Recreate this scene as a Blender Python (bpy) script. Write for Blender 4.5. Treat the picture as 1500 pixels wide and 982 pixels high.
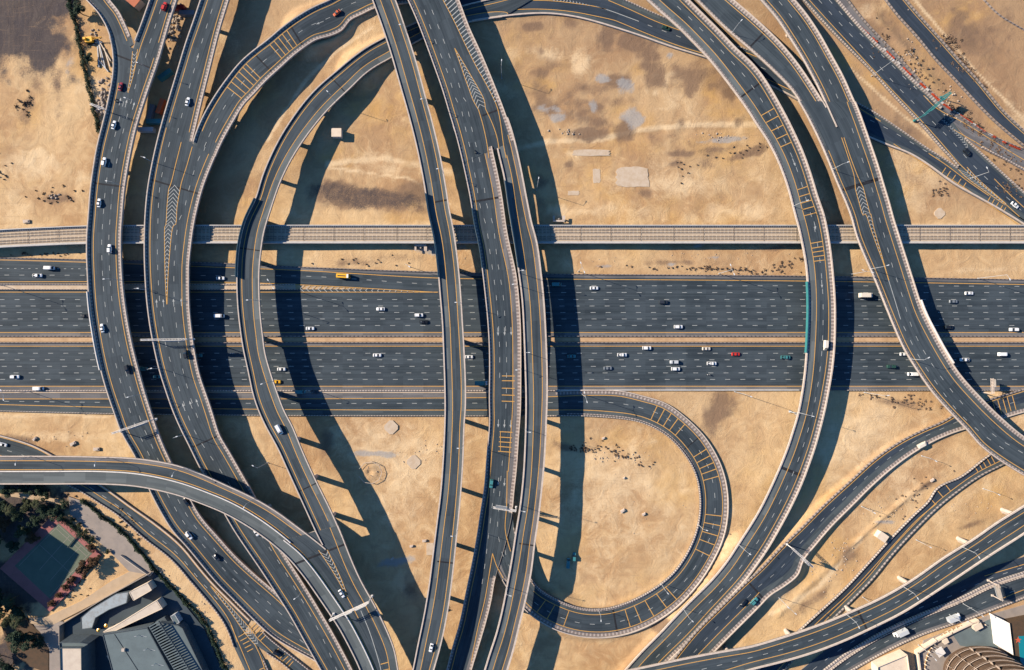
import bpy, math, random
import numpy as np
from mathutils import Vector
random.seed(7); rng = np.random.default_rng(7)
C = bpy.context.scene.collection
for o in list(bpy.data.objects): bpy.data.objects.remove(o)

# ------------------------------------------------------------------ camera, light, exposure
H = 300.0; S = 1/2.6; CX, CY = 750.0, 491.0
cam = bpy.data.cameras.new('camera'); co = bpy.data.objects.new('camera', cam); C.objects.link(co)
co.location = (0, 0, H); co.rotation_euler = (0, 0, 0)
cam.sensor_width = 36; cam.sensor_fit = 'HORIZONTAL'; cam.lens = 36*H/(1500*S); cam.clip_start = 1; cam.clip_end = 20000
bpy.context.scene.camera = co
SUN_EL = math.radians(27); SDX, SDY = 0.950, -0.313          # shadows run right and slightly down
w = bpy.data.worlds.new('World'); bpy.context.scene.world = w; w.use_nodes = True
nt = w.node_tree; bg = nt.nodes['Background']
sky = nt.nodes.new('ShaderNodeTexSky'); sky.sky_type = 'NISHITA'; sky.sun_disc = False
sky.sun_elevation = SUN_EL; sky.sun_rotation = math.atan2(-SDX, -SDY); sky.air_density = 1.0; sky.dust_density = 0.3; sky.ozone_density = 2.5
tint = nt.nodes.new('ShaderNodeMix'); tint.data_type = 'RGBA'; tint.blend_type = 'MULTIPLY'; tint.inputs[0].default_value = 1
tint.inputs[7].default_value = (.52, .95, 1.38, 1)                 # sky tinted less red and more blue to turn the shade bluish
nt.links.new(sky.outputs[0], tint.inputs[6]); nt.links.new(tint.outputs[2], bg.inputs[0]); bg.inputs[1].default_value = 0.058
sl = bpy.data.lights.new('sun', 'SUN'); so = bpy.data.objects.new('sun', sl); C.objects.link(so)
sl.energy = 5.0; sl.angle = math.radians(0.5); sl.color = (1.0, 0.87, 0.71)
d = Vector((SDX*math.cos(SUN_EL), SDY*math.cos(SUN_EL), -math.sin(SUN_EL)))
so.rotation_euler = d.to_track_quat('-Z', 'Y').to_euler()
vs = bpy.context.scene.view_settings; vs.view_transform = 'Standard'; vs.look = 'None'; vs.gamma = 1; vs.exposure = 1.0

bpy.context.scene.cycles.diffuse_bounces = 1
# ------------------------------------------------------------------ materials
def nodes(name):
    m = bpy.data.materials.new(name); m.use_nodes = True
    t = m.node_tree; b = t.nodes['Principled BSDF']; b.inputs['Roughness'].default_value = 0.9
    if 'Specular IOR Level' in b.inputs: b.inputs['Specular IOR Level'].default_value = 0.15
    return m, t, b
def N(t, k, **kw):
    n = t.nodes.new(k)
    for a, v in kw.items(): setattr(n, a, v)
    return n
def L(t, a, b): t.links.new(a, b)
def mathn(t, op, a, b=None, clamp=False):
    n = N(t, 'ShaderNodeMath', operation=op, use_clamp=clamp)
    for i, v in enumerate((a, b)):
        if v is None: continue
        if hasattr(v, 'is_output'): L(t, v, n.inputs[i])
        else: n.inputs[i].default_value = v
    return n.outputs[0]
def mixc(t, f, a, b, mode='MIX'):
    n = N(t, 'ShaderNodeMix', data_type='RGBA', blend_type=mode)
    ins = [i for i in n.inputs if i.enabled]
    for i, v in zip((n.inputs[0], n.inputs[6], n.inputs[7]), (f, a, b)):
        if hasattr(v, 'is_output'): L(t, v, i)
        elif isinstance(v, (int, float)): i.default_value = v
        else: i.default_value = (*v, 1)
    return n.outputs[2]
def noise(t, scale, vec=None, detail=4, rough=0.6, dist=0):
    n = N(t, 'ShaderNodeTexNoise'); n.inputs['Scale'].default_value = scale; n.inputs['Detail'].default_value = detail
    n.inputs['Roughness'].default_value = rough; n.inputs['Distortion'].default_value = dist
    if vec is not None: L(t, vec, n.inputs['Vector'])
    return n.outputs[0]
def ramp(t, v, a, b):
    n = N(t, 'ShaderNodeMapRange', interpolation_type='SMOOTHSTEP'); L(t, v, n.inputs[0])
    n.inputs[1].default_value = a; n.inputs[2].default_value = b; return n.outputs[0]
def mapping(t, src, sc):
    n = N(t, 'ShaderNodeMapping'); L(t, src, n.inputs[0]); n.inputs['Scale'].default_value = sc; return n.outputs[0]

def mk_asphalt(name, c0, c1, streak=1.0):
    m, t, b = nodes(name)
    uv = N(t, 'ShaderNodeUVMap').outputs[0]; geo = N(t, 'ShaderNodeTexCoord').outputs['Object']
    st = noise(t, 1.0, mapping(t, uv, (1.1, 0.012, 1)), 3, 0.65)
    st2 = noise(t, 1.0, mapping(t, uv, (3.2, 0.05, 1)), 2)
    big = noise(t, 0.045, geo, 4); fine = noise(t, 1.8, geo, 5, 0.75)
    f = mathn(t, 'ADD', mathn(t, 'MULTIPLY', ramp(t, st, .3, .7), .8*streak), mathn(t, 'MULTIPLY', ramp(t, st2, .3, .7), .2*streak))
    f = mathn(t, 'ADD', f, mathn(t, 'MULTIPLY', ramp(t, big, .35, .65), .45))
    f = mathn(t, 'ADD', f, mathn(t, 'MULTIPLY', mathn(t, 'SUBTRACT', fine, .5), .6))
    col = mixc(t, mathn(t, 'MINIMUM', mathn(t, 'MAXIMUM', f, 0.0), 1.0), c0, c1)
    # patched repairs: rectangles of darker asphalt
    br = N(t, 'ShaderNodeTexBrick'); L(t, mapping(t, uv, (.27, .022, 1)), br.inputs['Vector']); br.inputs['Scale'].default_value = 1
    br.inputs['Color1'].default_value = (0, 0, 0, 1); br.inputs['Color2'].default_value = (1, 1, 1, 1); br.inputs['Mortar Size'].default_value = 0
    col = mixc(t, mathn(t, 'MULTIPLY', ramp(t, br.outputs[0], .55, .6), .22), col, (.02, .027, .036)); col = mixc(t, mathn(t, 'MULTIPLY', ramp(t, br.outputs[0], .3, .25), .2), col, tuple(x*1.35 for x in c1))
    stain = ramp(t, noise(t, 1.0, mapping(t, uv, (.5, .03, 1)), 5, .7), .62, .74); col = mixc(t, mathn(t, 'MULTIPLY', stain, .3), col, (.016, .022, .03))
    L(t, col, b.inputs['Base Color']); b.inputs['Roughness'].default_value = .85
    return m
def mk_plain(name, c, c2=None, sc=0.6, rough=.85, fine=3.0):
    m, t, b = nodes(name); geo = N(t, 'ShaderNodeTexCoord').outputs['Object']
    c2 = c2 or tuple(x*.72 for x in c)
    f = mathn(t, 'ADD', mathn(t, 'MULTIPLY', ramp(t, noise(t, sc, geo, 5, .65), .35, .7), .6), mathn(t, 'MULTIPLY', noise(t, fine, geo, 3), .4))
    L(t, mixc(t, f, c, c2), b.inputs['Base Color']); b.inputs['Roughness'].default_value = rough
    return m
def mk_paint(name, c, bg):
    m, t, b = nodes(name); geo = N(t, 'ShaderNodeTexCoord').outputs['Object']
    f = ramp(t, noise(t, 1.3, geo, 5, .75), .45, .78)
    L(t, mixc(t, mathn(t, 'MULTIPLY', f, .7), c, bg), b.inputs['Base Color']); return m
def mk_stripe(name, c0, c1, per=1.35, duty=.5):
    m, t, b = nodes(name); uv = N(t, 'ShaderNodeUVMap').outputs[0]
    sx = N(t, 'ShaderNodeSeparateXYZ'); L(t, uv, sx.inputs[0])
    f = mathn(t, 'GREATER_THAN', mathn(t, 'FRACT', mathn(t, 'MULTIPLY', sx.outputs[1], 1/per)), duty)
    geo = N(t, 'ShaderNodeTexCoord').outputs['Object']
    col = mixc(t, f, c0, c1); col = mixc(t, mathn(t, 'MULTIPLY', ramp(t, noise(t, .35, geo, 5, .7), .4, .7), .55), col, (.2, .17, .15))
    L(t, col, b.inputs['Base Color']); return m
def mk_simple(name, c, rough=.5, metal=0, spec=None):
    m, t, b = nodes(name); b.inputs['Base Color'].default_value = (*c, 1); b.inputs['Roughness'].default_value = rough
    b.inputs['Metallic'].default_value = metal
    if spec is not None: b.inputs['Specular IOR Level'].default_value = spec
    return m
M = {}
M['asph'] = mk_asphalt('asphalt', (.020, .030, .037), (.052, .067, .078))
M['asphd'] = mk_asphalt('asphalt_dark', (.018, .029, .042), (.037, .050, .068))
M['should'] = mk_asphalt('asphalt_shoulder', (.046, .060, .068), (.08, .095, .098), .5)
M['shbrown'] = mk_asphalt('shoulder_brown', (.095, .095, .10), (.17, .160, .155), .7)
M['deckgrey'] = mk_asphalt('deck_grey', (.080, .096, .10), (.125, .140, .140), .5)
M['conc'] = mk_plain('concrete', (.55, .455, .375), (.38, .32, .27))
M['concd'] = mk_plain('concrete_girder', (.30, .27, .24), (.2, .18, .16))
M['white'] = mk_paint('road_white', (.36, .37, .35), (.12, .13, .14))
M['yellow'] = mk_paint('road_yellow', (.56, .31, .085), (.22, .155, .10))
M['joint'] = mk_plain('expansion_joint', (.012, .014, .018), (.03, .03, .034))
M['kerb'] = mk_stripe('painted_kerb', (.40, .34, .30), (.205, .165, .145), 1.9, .45)
M['guard'] = mk_stripe('guard_rail', (.48, .41, .35), (.19, .16, .145), 1.6, .5)
M['guardd'] = mk_stripe('guard_rail_dark', (.30, .25, .22), (.1, .09, .09), 2.3, .6)
M['steel'] = mk_plain('galvanised_steel', (.45, .46, .46), (.3, .31, .32), 1, .5)
M['screen'] = mk_plain('screen_panel', (.07, .12, .14), (.05, .09, .11))
M['teal'] = mk_plain('teal_paint', (.035, .19, .19), (.03, .13, .135))
M['wpanel'] = mk_plain('white_panel', (.72, .68, .62), (.55, .5, .45))
M['glass'] = mk_simple('dark_glass', (.012, .018, .024), .15, 0, .5)
M['rubber'] = mk_simple('rubber', (.015, .015, .015), .9)
M['lamp'] = mk_simple('lamp_lens', (.6, .62, .62), .4)
M['leaf1'] = mk_plain('foliage_olive', (.06, .066, .03), (.035, .045, .022), 1.2)
M['leaf2'] = mk_plain('foliage_green', (.035, .055, .03), (.02, .036, .022), 1.2)
M['leaf3'] = mk_plain('foliage_brown', (.13, .07, .035), (.06, .04, .022), 1.2)
M['bark'] = mk_plain('bark', (.12, .08, .05))
M['scrub'] = mk_plain('scrub', (.19, .125, .08), (.10, .07, .05), .8)

# ------------------------------------------------------------------ geometry helpers
def P(px, py, h=0.0):
    k = S*(H-h)/H
    return Vector(((px-CX)*k, (CY-py)*k, h))
def Z(code, pts):
    ox = {'a': 0, 'b': 370, 'c': 740, 'd': 1100}[code[0]]; oy = {'1': 0, '2': 310, '3': 620}[code[1]]
    s = 2.7125 if code[1] == '3' else 2.975
    return [(ox+x/s, oy+y/s) for x, y in pts]
def mesh_obj(name, v, f, mats, parent=None, uv=None, mi=None, smooth=False, world=False):
    if world and parent: l = parent.location; v = [(p[0]-l[0], p[1]-l[1], p[2]-l[2]) for p in v]
    me = bpy.data.meshes.new(name); me.from_pydata([tuple(p) for p in v], [], f)
    for m in (mats if isinstance(mats, (list, tuple)) else [mats]): me.materials.append(M[m] if isinstance(m, str) else m)
    if mi is not None: me.polygons.foreach_set('material_index', mi)
    if uv is not None:
        ul = me.uv_layers.new(name='UVMap'); uva = np.array(uv, dtype=float)
        idx = np.empty(len(me.loops), dtype=int); me.loops.foreach_get('vertex_index', idx)
        ul.data.foreach_set('uv', uva[idx].ravel())
    if smooth: me.polygons.foreach_set('use_smooth', [True]*len(me.polygons))
    me.update()
    o = bpy.data.objects.new(name, me); C.objects.link(o)
    if parent: o.parent = parent
    return o
def empty(name, loc, rz=0, label=None, cat=None, group=None, kind=None):
    o = bpy.data.objects.new(name, None); C.objects.link(o); o.location = loc; o.rotation_euler = (0, 0, rz); o.empty_display_size = .5
    return tag(o, label, cat, group, kind)
def tag(o, label=None, cat=None, group=None, kind=None):
    if label: o['label'] = label
    if cat: o['category'] = cat
    if group: o['group'] = group
    if kind: o['kind'] = kind
    return o
class MB:
    def __init__(s): s.v = []; s.f = []; s.mi = []; s.m = 0
    def poly_prism(s, pts, z0, z1):
        n = len(pts); b = len(s.v)
        s.v += [(p[0], p[1], z0) for p in pts]+[(p[0], p[1], z1) for p in pts]
        s.f.append(tuple(range(b+n, b+2*n))); s.f.append(tuple(range(b+n-1, b-1, -1)))
        for i in range(n): j = (i+1) % n; s.f.append((b+i, b+j, b+n+j, b+n+i))
        s.mi += [s.m]*(n+2); return s
    def box(s, cx, cy, cz, sx, sy, sz, rz=0):
        c, d = math.cos(rz), math.sin(rz)
        p = [(cx+x*sx/2*c-y*sy/2*d, cy+x*sx/2*d+y*sy/2*c) for x, y in ((-1, -1), (1, -1), (1, 1), (-1, 1))]
        return s.poly_prism(p, cz-sz/2, cz+sz/2)
    def cyl(s, cx, cy, z0, z1, r0, r1=None, n=10):
        r1 = r0 if r1 is None else r1; b = len(s.v)
        for r, z in ((r0, z0), (r1, z1)):
            s.v += [(cx+r*math.cos(2*math.pi*i/n), cy+r*math.sin(2*math.pi*i/n), z) for i in range(n)]
        s.f.append(tuple(range(b+n, b+2*n))); s.f.append(tuple(range(b+n-1, b-1, -1)))
        for i in range(n): j = (i+1) % n; s.f.append((b+i, b+j, b+n+j, b+n+i))
        s.mi += [s.m]*(n+2); return s
    def bar(s, a, b_, r, n=6, r1=None):
        a, b_ = Vector(a), Vector(b_); d = (b_-a).normalized(); r1 = r if r1 is None else r1
        u = d.orthogonal().normalized(); w_ = d.cross(u); b0 = len(s.v)
        for c, rr in ((a, r), (b_, r1)):
            for i in range(n):
                t = 2*math.pi*i/n; s.v.append(tuple(c+u*rr*math.cos(t)+w_*rr*math.sin(t)))
        for i in range(n): j = (i+1) % n; s.f.append((b0+i, b0+j, b0+n+j, b0+n+i))
        s.f.append(tuple(range(b0+n, b0+2*n))); s.f.append(tuple(range(b0+n-1, b0-1, -1)))
        s.mi += [s.m]*(n+2); return s
    def quad(s, *p):
        b = len(s.v); s.v += [tuple(q) for q in p]; s.f.append(tuple(range(b, b+len(p)))); s.mi.append(s.m); return s
    def build(s, name, mats, parent=None, smooth=False):
        return mesh_obj(name, s.v, s.f, mats, parent, mi=s.mi, smooth=smooth)

def catmull(pts, step=4.0):
    p = np.array(pts, float); p = np.vstack([2*p[0]-p[1], p, 2*p[-1]-p[-2]]); out = []
    for i in range(1, len(p)-2):
        p0, p1, p2, p3 = p[i-1], p[i], p[i+1], p[i+2]
        n = max(2, int(np.hypot(*(p2-p1)[:2])/1.0))
        # centripetal parametrisation
        t0 = 0; t1 = t0+np.sqrt(np.hypot(*(p1-p0)[:2]))+1e-6; t2 = t1+np.sqrt(np.hypot(*(p2-p1)[:2]))+1e-6; t3 = t2+np.sqrt(np.hypot(*(p3-p2)[:2]))+1e-6
        for t in np.linspace(t1, t2, n, endpoint=False):
            A1 = (t1-t)/(t1-t0)*p0+(t-t0)/(t1-t0)*p1; A2 = (t2-t)/(t2-t1)*p1+(t-t1)/(t2-t1)*p2; A3 = (t3-t)/(t3-t2)*p2+(t-t2)/(t3-t2)*p3
            B1 = (t2-t)/(t2-t0)*A1+(t-t0)/(t2-t0)*A2; B2 = (t3-t)/(t3-t1)*A2+(t-t1)/(t3-t1)*A3
            out.append((t2-t)/(t2-t1)*B1+(t-t1)/(t2-t1)*B2)
    out.append(p[-2]); out = np.array(out)
    s = np.concatenate([[0], np.cumsum(np.hypot(*np.diff(out, axis=0)[:, :2].T))])
    q = np.linspace(0, s[-1], max(2, int(s[-1]/step)+1))
    return np.stack([np.interp(q, s, out[:, k]) for k in range(out.shape[1])], 1)
def smooth1(a, k):
    if k < 1: return a
    e = np.concatenate([np.full(k, a[0]), a, np.full(k, a[-1])]); return np.convolve(e, np.ones(2*k+1)/(2*k+1), 'valid')

RIB = []
class Rib:
    """A road surface ruled between two traced edges, at its own height along its length."""
    def __init__(s, A, B, hs, ground=False, emb=None, dz=0.0, sm=3, key=None):
        def ext(P_):
            P_ = [tuple(map(float, p)) for p in P_]
            for end in (0, 1):
                p, q = (P_[0], P_[1]) if end == 0 else (P_[-1], P_[-2])
                if p[0] <= 1 or p[0] >= 1499 or p[1] <= 1 or p[1] >= 981:
                    d = math.hypot(p[0]-q[0], p[1]-q[1]); n_ = (p[0]+(p[0]-q[0])/d*75, p[1]+(p[1]-q[1])/d*75)
                    P_ = [n_]+P_ if end == 0 else P_+[n_]
            return P_
        a = catmull(ext(A), 4.0); b = catmull(ext(B), 2.0)
        # light smoothing of the traced edges
        for arr, k in ((a, sm), (b, sm*2)):
            for c in (0, 1):
                sm_ = smooth1(arr[:, c], k); n = len(sm_)
                wgt = np.clip(np.minimum(np.arange(n), n-1-np.arange(n))/(2.0*k+1), 0, 1); arr[:, c] = arr[:, c]*(1-wgt)+sm_*wgt
        idx = np.array([np.argmin(((b-p)**2).sum(1)) for p in a], float)
        idx = np.maximum.accumulate(idx); idx = smooth1(idx, 12); idx = np.maximum.accumulate(idx)
        bi = np.arange(len(b)); bb = np.stack([np.interp(idx, bi, b[:, 0]), np.interp(idx, bi, b[:, 1])], 1)
        s.pa, s.pb = a, bb; s.pc = (a+bb)/2
        sa = np.concatenate([[0], np.cumsum(np.hypot(*np.diff(a, axis=0).T))])
        if isinstance(hs, (int, float)): h = np.full(len(a), float(hs))
        else:
            k = sorted((sa[np.argmin(((s.pc-np.array(p[:2]))**2).sum(1))], p[2]) for p in hs)
            h = smooth1(np.interp(sa, [q[0] for q in k], [q[1] for q in k]), 6)
        s.h = h; s.dz = dz; f = S*(H-h)/H
        s.Aw = np.stack([(a[:, 0]-CX)*f, (CY-a[:, 1])*f, h+dz], 1); s.Bw = np.stack([(bb[:, 0]-CX)*f, (CY-bb[:, 1])*f, h+dz], 1)
        s.Cw = (s.Aw+s.Bw)/2; s.W = np.linalg.norm(s.Bw-s.Aw, axis=1)
        s.s = np.concatenate([[0], np.cumsum(np.linalg.norm(np.diff(s.Cw, axis=0), axis=1))])
        s.n = len(a); s.ground = ground
        s.emb = np.ones(s.n, bool) if ground else np.zeros(s.n, bool)
        if emb:
            for p0, p1 in emb:
                i, j = sorted((s.i(p0), s.i(p1))); s.emb[i:j+1] = True
        RIB.append(s)
    def i(s, p): return int(np.argmin(((s.pc-np.array(p))**2).sum(1)))
    def q(s, p):
        k = s.i(p); p = np.array(p, float); best = None
        for a in (k-1, k):
            if a < 0 or a+1 >= s.n: continue
            u, v = s.pc[a], s.pc[a+1]; t = float(np.clip(np.dot(p-u, v-u)/max(np.dot(v-u, v-u), 1e-9), 0, 1)); d = np.hypot(*(u+(v-u)*t-p))
            if best is None or d < best[0]: best = (d, s.s[a]+(s.s[a+1]-s.s[a])*t)
        return best[1]
    def frac(s, off, W):
        if isinstance(off, tuple): return np.full_like(W, off[1])
        return off/W if off >= 0 else 1+off/W
    def line(s, off, dz=0, dw=0):
        f = s.frac(off, s.W)[:, None] + (dw/s.W)[:, None]
        r = s.Aw*(1-f)+s.Bw*f; r[:, 2] += dz; return r
    def rng(s, r):
        if r is None: return 0, s.n-1
        i = 0 if r[0] is None else s.i(r[0]); j = s.n-1 if r[1] is None else s.i(r[1])
        return (i, j) if i <= j else (j, i)
    def interp(s, arr, q): return np.stack([np.interp(q, s.s, arr[:, k]) for k in range(3)], 1)

class Strips:
    """collects strips with uv into one mesh"""
    def __init__(s): s.v = []; s.f = []; s.uv = []; s.mi = []
    def strip(s, rows, us, ss, m=0, closed=False, caps=False):
        # rows: list of K arrays (n,3)
        K = len(rows); n = len(rows[0]); b = len(s.v)
        for i in range(n):
            for k in range(K): s.v.append(tuple(rows[k][i])); s.uv.append((us[k], ss[i]))
        kk = K if closed else K-1
        for i in range(n-1):
            for k in range(kk):
                k2 = (k+1) % K
                s.f.append((b+i*K+k, b+i*K+k2, b+(i+1)*K+k2, b+(i+1)*K+k)); s.mi.append(m)
        if caps:
            s.f.append(tuple(b+k for k in range(K))); s.f.append(tuple(b+(n-1)*K+k for k in range(K-1, -1, -1))); s.mi += [m, m]
    def build(s, name, mats, parent=None):
        return mesh_obj(name, s.v, s.f, mats, parent, uv=s.uv, mi=s.mi, world=True)
def edge_profile(r, off0, off1, z0, z1, rg, name, mat, parent, z0in=None):
    i, j = r.rng(rg)
    if j-i < 1: return None
    z0in = z0 if z0in is None else z0in
    st = Strips(); sl = slice(i, j+1)
    a0, a1 = r.line(off0)[sl], r.line(off1)[sl]
    def zz(a, z): a = a.copy(); a[:, 2] += z; return a
    st.strip([zz(a0, z0), zz(a0, z1), zz(a1, z1), zz(a1, z0in)], [0, .2, .6, 1], r.s[sl], closed=True, caps=True)
    return st.build(name, mat, parent)
DEFMAT = ['asph', 'should', 'deckgrey', 'shbrown', 'asphd']
def deck(r, parent, ya=3.2, yb=3.2, cols=None, name='deck', inset=.3, mats=DEFMAT, rg=None):
    st = Strips(); i, j = r.rng(rg); sl = slice(i, j+1)
    inset = max(inset, 1e-6); cols = cols or [(inset, ya, 1), (ya, -yb, 0), (-yb, -inset, 1)]
    for o0, o1, m in cols:
        st.strip([r.line(o0)[sl], r.line(o1)[sl]], [0 if not isinstance(o0, tuple) and o0 >= 0 else -20, 14], r.s[sl], m)
    # real across-coordinates for the uv
    k = 0
    for c, (o0, o1, m) in enumerate(cols):
        for q in range(i, j+1):
            W = r.W[q]
            for o in (o0, o1):
                f = o[1] if isinstance(o, tuple) else (o/W if o >= 0 else 1+o/W)
                st.uv[k] = (f*W+7*c, r.s[q]); k += 1
    return st.build(name, mats, parent)
def girder(r, parent, rg=None):
    i, j = r.rng(rg); sl = slice(i, j+1); st = Strips()
    prof = [(0.0, -.03), (0.0, -.4), (2.0, -.75), (('f', .28)), (('f', .72)), (-2.0, -.75), (-1e-6, -.4), (-1e-6, -.03)]
    rows = []
    for q in prof:
        if q[0] == 'f': rows.append(r.line(q)[sl]+np.array([0, 0, -2.0]))
        else: rows.append(r.line(q[0])[sl]+np.array([0, 0, q[1]]))
    st.strip(rows, list(range(8)), r.s[sl], closed=True, caps=True)
    return st.build('girder', 'concd', parent)

class Marks:
    def __init__(s): s.st = Strips()
    def yl(s, r, off, rg=None, wd=.36, m=1, z=.04):
        i, j = r.rng(rg); sl = slice(i, j+1)
        if j > i: s.st.strip([r.line(off, z, -wd/2)[sl], r.line(off, z, wd/2)[sl]], [0, 1], r.s[sl], m)
    def dash(s, r, off, rg=None, per=8.5, ln=2.8, wd=.27, ph=0, m=0, z=.04):
        i, j = r.rng(rg); a, b = r.line(off, z, -wd/2), r.line(off, z, wd/2); q = r.s[i]+ph
        while q+ln < r.s[j]:
            t = np.array([q, q+ln]); s.st.strip([r.interp(a, t), r.interp(b, t)], [0, 1], t, m); q += per
    def bar(s, r, p, o0, o1, wd=.42, m=1, z=.045, skew=0):
        q = r.q(p); a, b = r.line(o0, z), r.line(o1, z)
        s.st.strip([r.interp(a, np.array([q-wd/2, q+wd/2])), r.interp(b, np.array([q-wd/2+skew, q+wd/2+skew]))], [0, 1], [0, 1], m)
    def pl(s, rs, pts, wd=.36, m=1, z=.045, sm=True):
        p = catmull(pts, 4.0) if sm and len(pts) > 2 else np.array(catmull(pts, 4.0))
        w3 = lift(rs, p, z); t = np.gradient(w3, axis=0); nrm = np.stack([-t[:, 1], t[:, 0], 0*t[:, 0]], 1); nrm /= np.linalg.norm(nrm, axis=1)[:, None]
        q = np.concatenate([[0], np.cumsum(np.linalg.norm(np.diff(w3, axis=0), axis=1))])
        s.st.strip([w3-nrm*wd/2, w3+nrm*wd/2], [0, 1], q, m)
    def pdash(s, rs, pts, per=8.5, ln=2.8, wd=.27, m=0, z=.045):
        p = catmull(pts, 2.0); w3 = lift(rs, p, z); q = np.concatenate([[0], np.cumsum(np.linalg.norm(np.diff(w3, axis=0), axis=1))])
        t = np.gradient(w3, axis=0); nrm = np.stack([-t[:, 1], t[:, 0], 0*t[:, 0]], 1); nrm /= np.linalg.norm(nrm, axis=1)[:, None]
        x = 0
        while x+ln < q[-1]:
            u = np.array([x, x+ln]); f = lambda A: np.stack([np.interp(u, q, A[:, k]) for k in range(3)], 1)
            s.st.strip([f(w3-nrm*wd/2), f(w3+nrm*wd/2)], [0, 1], u, m); x += per
    def chev(s, rs, Lp, Rp, per=2.1, wd=.45, sharp=.55, z=.05, lines=True, rev=1, diag=None):
        a = lift(rs, catmull(Lp, 2.0), z); b = lift(rs, catmull(Rp, 2.0), z)
        cum = lambda A: np.concatenate([[0], np.cumsum(np.linalg.norm(np.diff(A, axis=0), axis=1))])
        qa, qb = cum(a), cum(b); Ln = (qa[-1]+qb[-1])/2; n = int(Ln/per)
        f = lambda A, q, t: np.array([np.interp(t*q[-1], q, A[:, k]) for k in range(3)])
        D = (a[-1]-a[0]); D /= np.linalg.norm(D)
        for k in range(n):
            t = (k+.5)/n; l, r_ = f(a, qa, t), f(b, qb, t); wdt = np.linalg.norm(l-r_)
            if wdt < .5: continue
            dv = f(a, qa, min(1, t+.02))-f(a, qa, max(0, t-.02)); dv /= np.linalg.norm(dv)+1e-9
            bw = dv*wd
            if diag is not None:
                r2 = r_+dv*diag; s.st.strip([np.array([l, l+bw]), np.array([r2, r2+bw])], [0, 1], [0, 1], 0)
            else:
                mpt = (l+r_)/2+dv*rev*wdt*sharp
                for e in (l, r_): s.st.strip([np.array([e, e+bw]), np.array([mpt, mpt+bw])], [0, 1], [0, 1], 0)
        if lines: s.pl(rs, Lp); s.pl(rs, Rp)
    def arrow(s, r, p, off, ln=4.5, sgn=1):
        q = r.q(p); c = r.line(off, .05)
        t = np.array([q, q+sgn*ln*.6, q+sgn*ln]); pp = r.interp(c, t); dv = pp[2]-pp[0]; dv /= np.linalg.norm(dv); nn = np.array([-dv[1], dv[0], 0])
        s.st.strip([pp[:2]-nn*.16, pp[:2]+nn*.16], [0, 1], t[:2], 0)
        s.st.strip([np.array([pp[1]-nn*.6, pp[2]]), np.array([pp[1]+nn*.6, pp[2]+nn*.02])], [0, 1], t[:2], 0)
    def joint(s, r, p, wd=1.0, o0=.7, o1=-.7): s.bar(r, p, o0, o1, wd, 2, .035)
    def build(s, parent, name='lane_markings'):
        if not s.st.v: return
        # faces up
        o = s.st.build(name, ['white', 'yellow', 'joint'], parent); me = o.data
        fl = [p.index for p in me.polygons if p.normal.z < 0]
        for i in fl: me.polygons[i].flip()
        return o
def lift(rs, p, z=0):
    rs = rs if isinstance(rs, (list, tuple)) else [rs]; out = []
    for q in p:
        best = None
        for r in rs:
            d2 = ((r.pc-q)**2).sum(1); i = int(np.argmin(d2))
            if best is None or d2[i] < best[0]: best = (d2[i], r.h[i])
        v = P(q[0], q[1], best[1]); out.append((v.x, v.y, best[1]+z))
    return np.array(out)

PIERCAND = []
def viaduct(root, r, ya=3.2, yb=3.2, cols=None, pa=True, pb=True, ra=None, rb=None, kerb=True, pier=True, grg=None, drg=None, pw=.55, ph=.62, ka=.9, kb=1.45):
    deck(r, root, ya, yb, cols, rg=drg); girder(r, root, grg)
    for on, sg, rg in ((pa, 1, ra), (pb, -1, rb)):
        if not on: continue
        o0 = 0.0 if sg > 0 else -1e-6
        edge_profile(r, o0, sg*pw, -.45, ph, rg, 'parapet', 'conc', root, z0in=.0)
        if kerb: edge_profile(r, sg*(pw+.01), sg*(pw+(ka if sg > 0 else kb)), -.02, .1, rg, 'kerb', 'kerb', root)
    if pier: PIERCAND.append((root, r, pier))
def road(r, name, label, cols=None, ya=3, yb=3, skirt=1.0, cat='road'):
    o = deck(r, None, ya, yb, cols, name=name, inset=0)
    tag(o, label, None, kind='structure')
    st = Strips()
    for off in (0.0, -1e-6):
        a = r.line(off); b = a.copy(); b[:, 2] -= skirt; st.strip([a, b], [0, 1], r.s)
    st.build('verge', 'shbrown', o)
    return o
def barrier(rs, pts, label, mat='guard', wd=.5, ht=.8, z=0, name='crash_barrier', group=None):
    p = catmull(pts, 4.0); w3 = lift(rs, p, z) if rs else np.array([tuple(P(a, b, z)) for a, b in p])
    t = np.gradient(w3, axis=0); n = np.stack([-t[:, 1], t[:, 0], 0*t[:, 0]], 1); n /= np.linalg.norm(n, axis=1)[:, None]
    q = np.concatenate([[0], np.cumsum(np.linalg.norm(np.diff(w3, axis=0), axis=1))]); st = Strips()
    zz = lambda a, k: a+np.array([0, 0, k])
    st.strip([zz(w3-n*wd/2, -.4), zz(w3-n*wd/4, ht), zz(w3+n*wd/4, ht), zz(w3+n*wd/2, -.4)], [0, .3, .6, 1], q, closed=True, caps=True)
    return tag(st.build(name, mat), label, 'barrier', group)
# ================================================================== ROADS
def px(*a): return list(zip(a[::2], a[1::2]))
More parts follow.
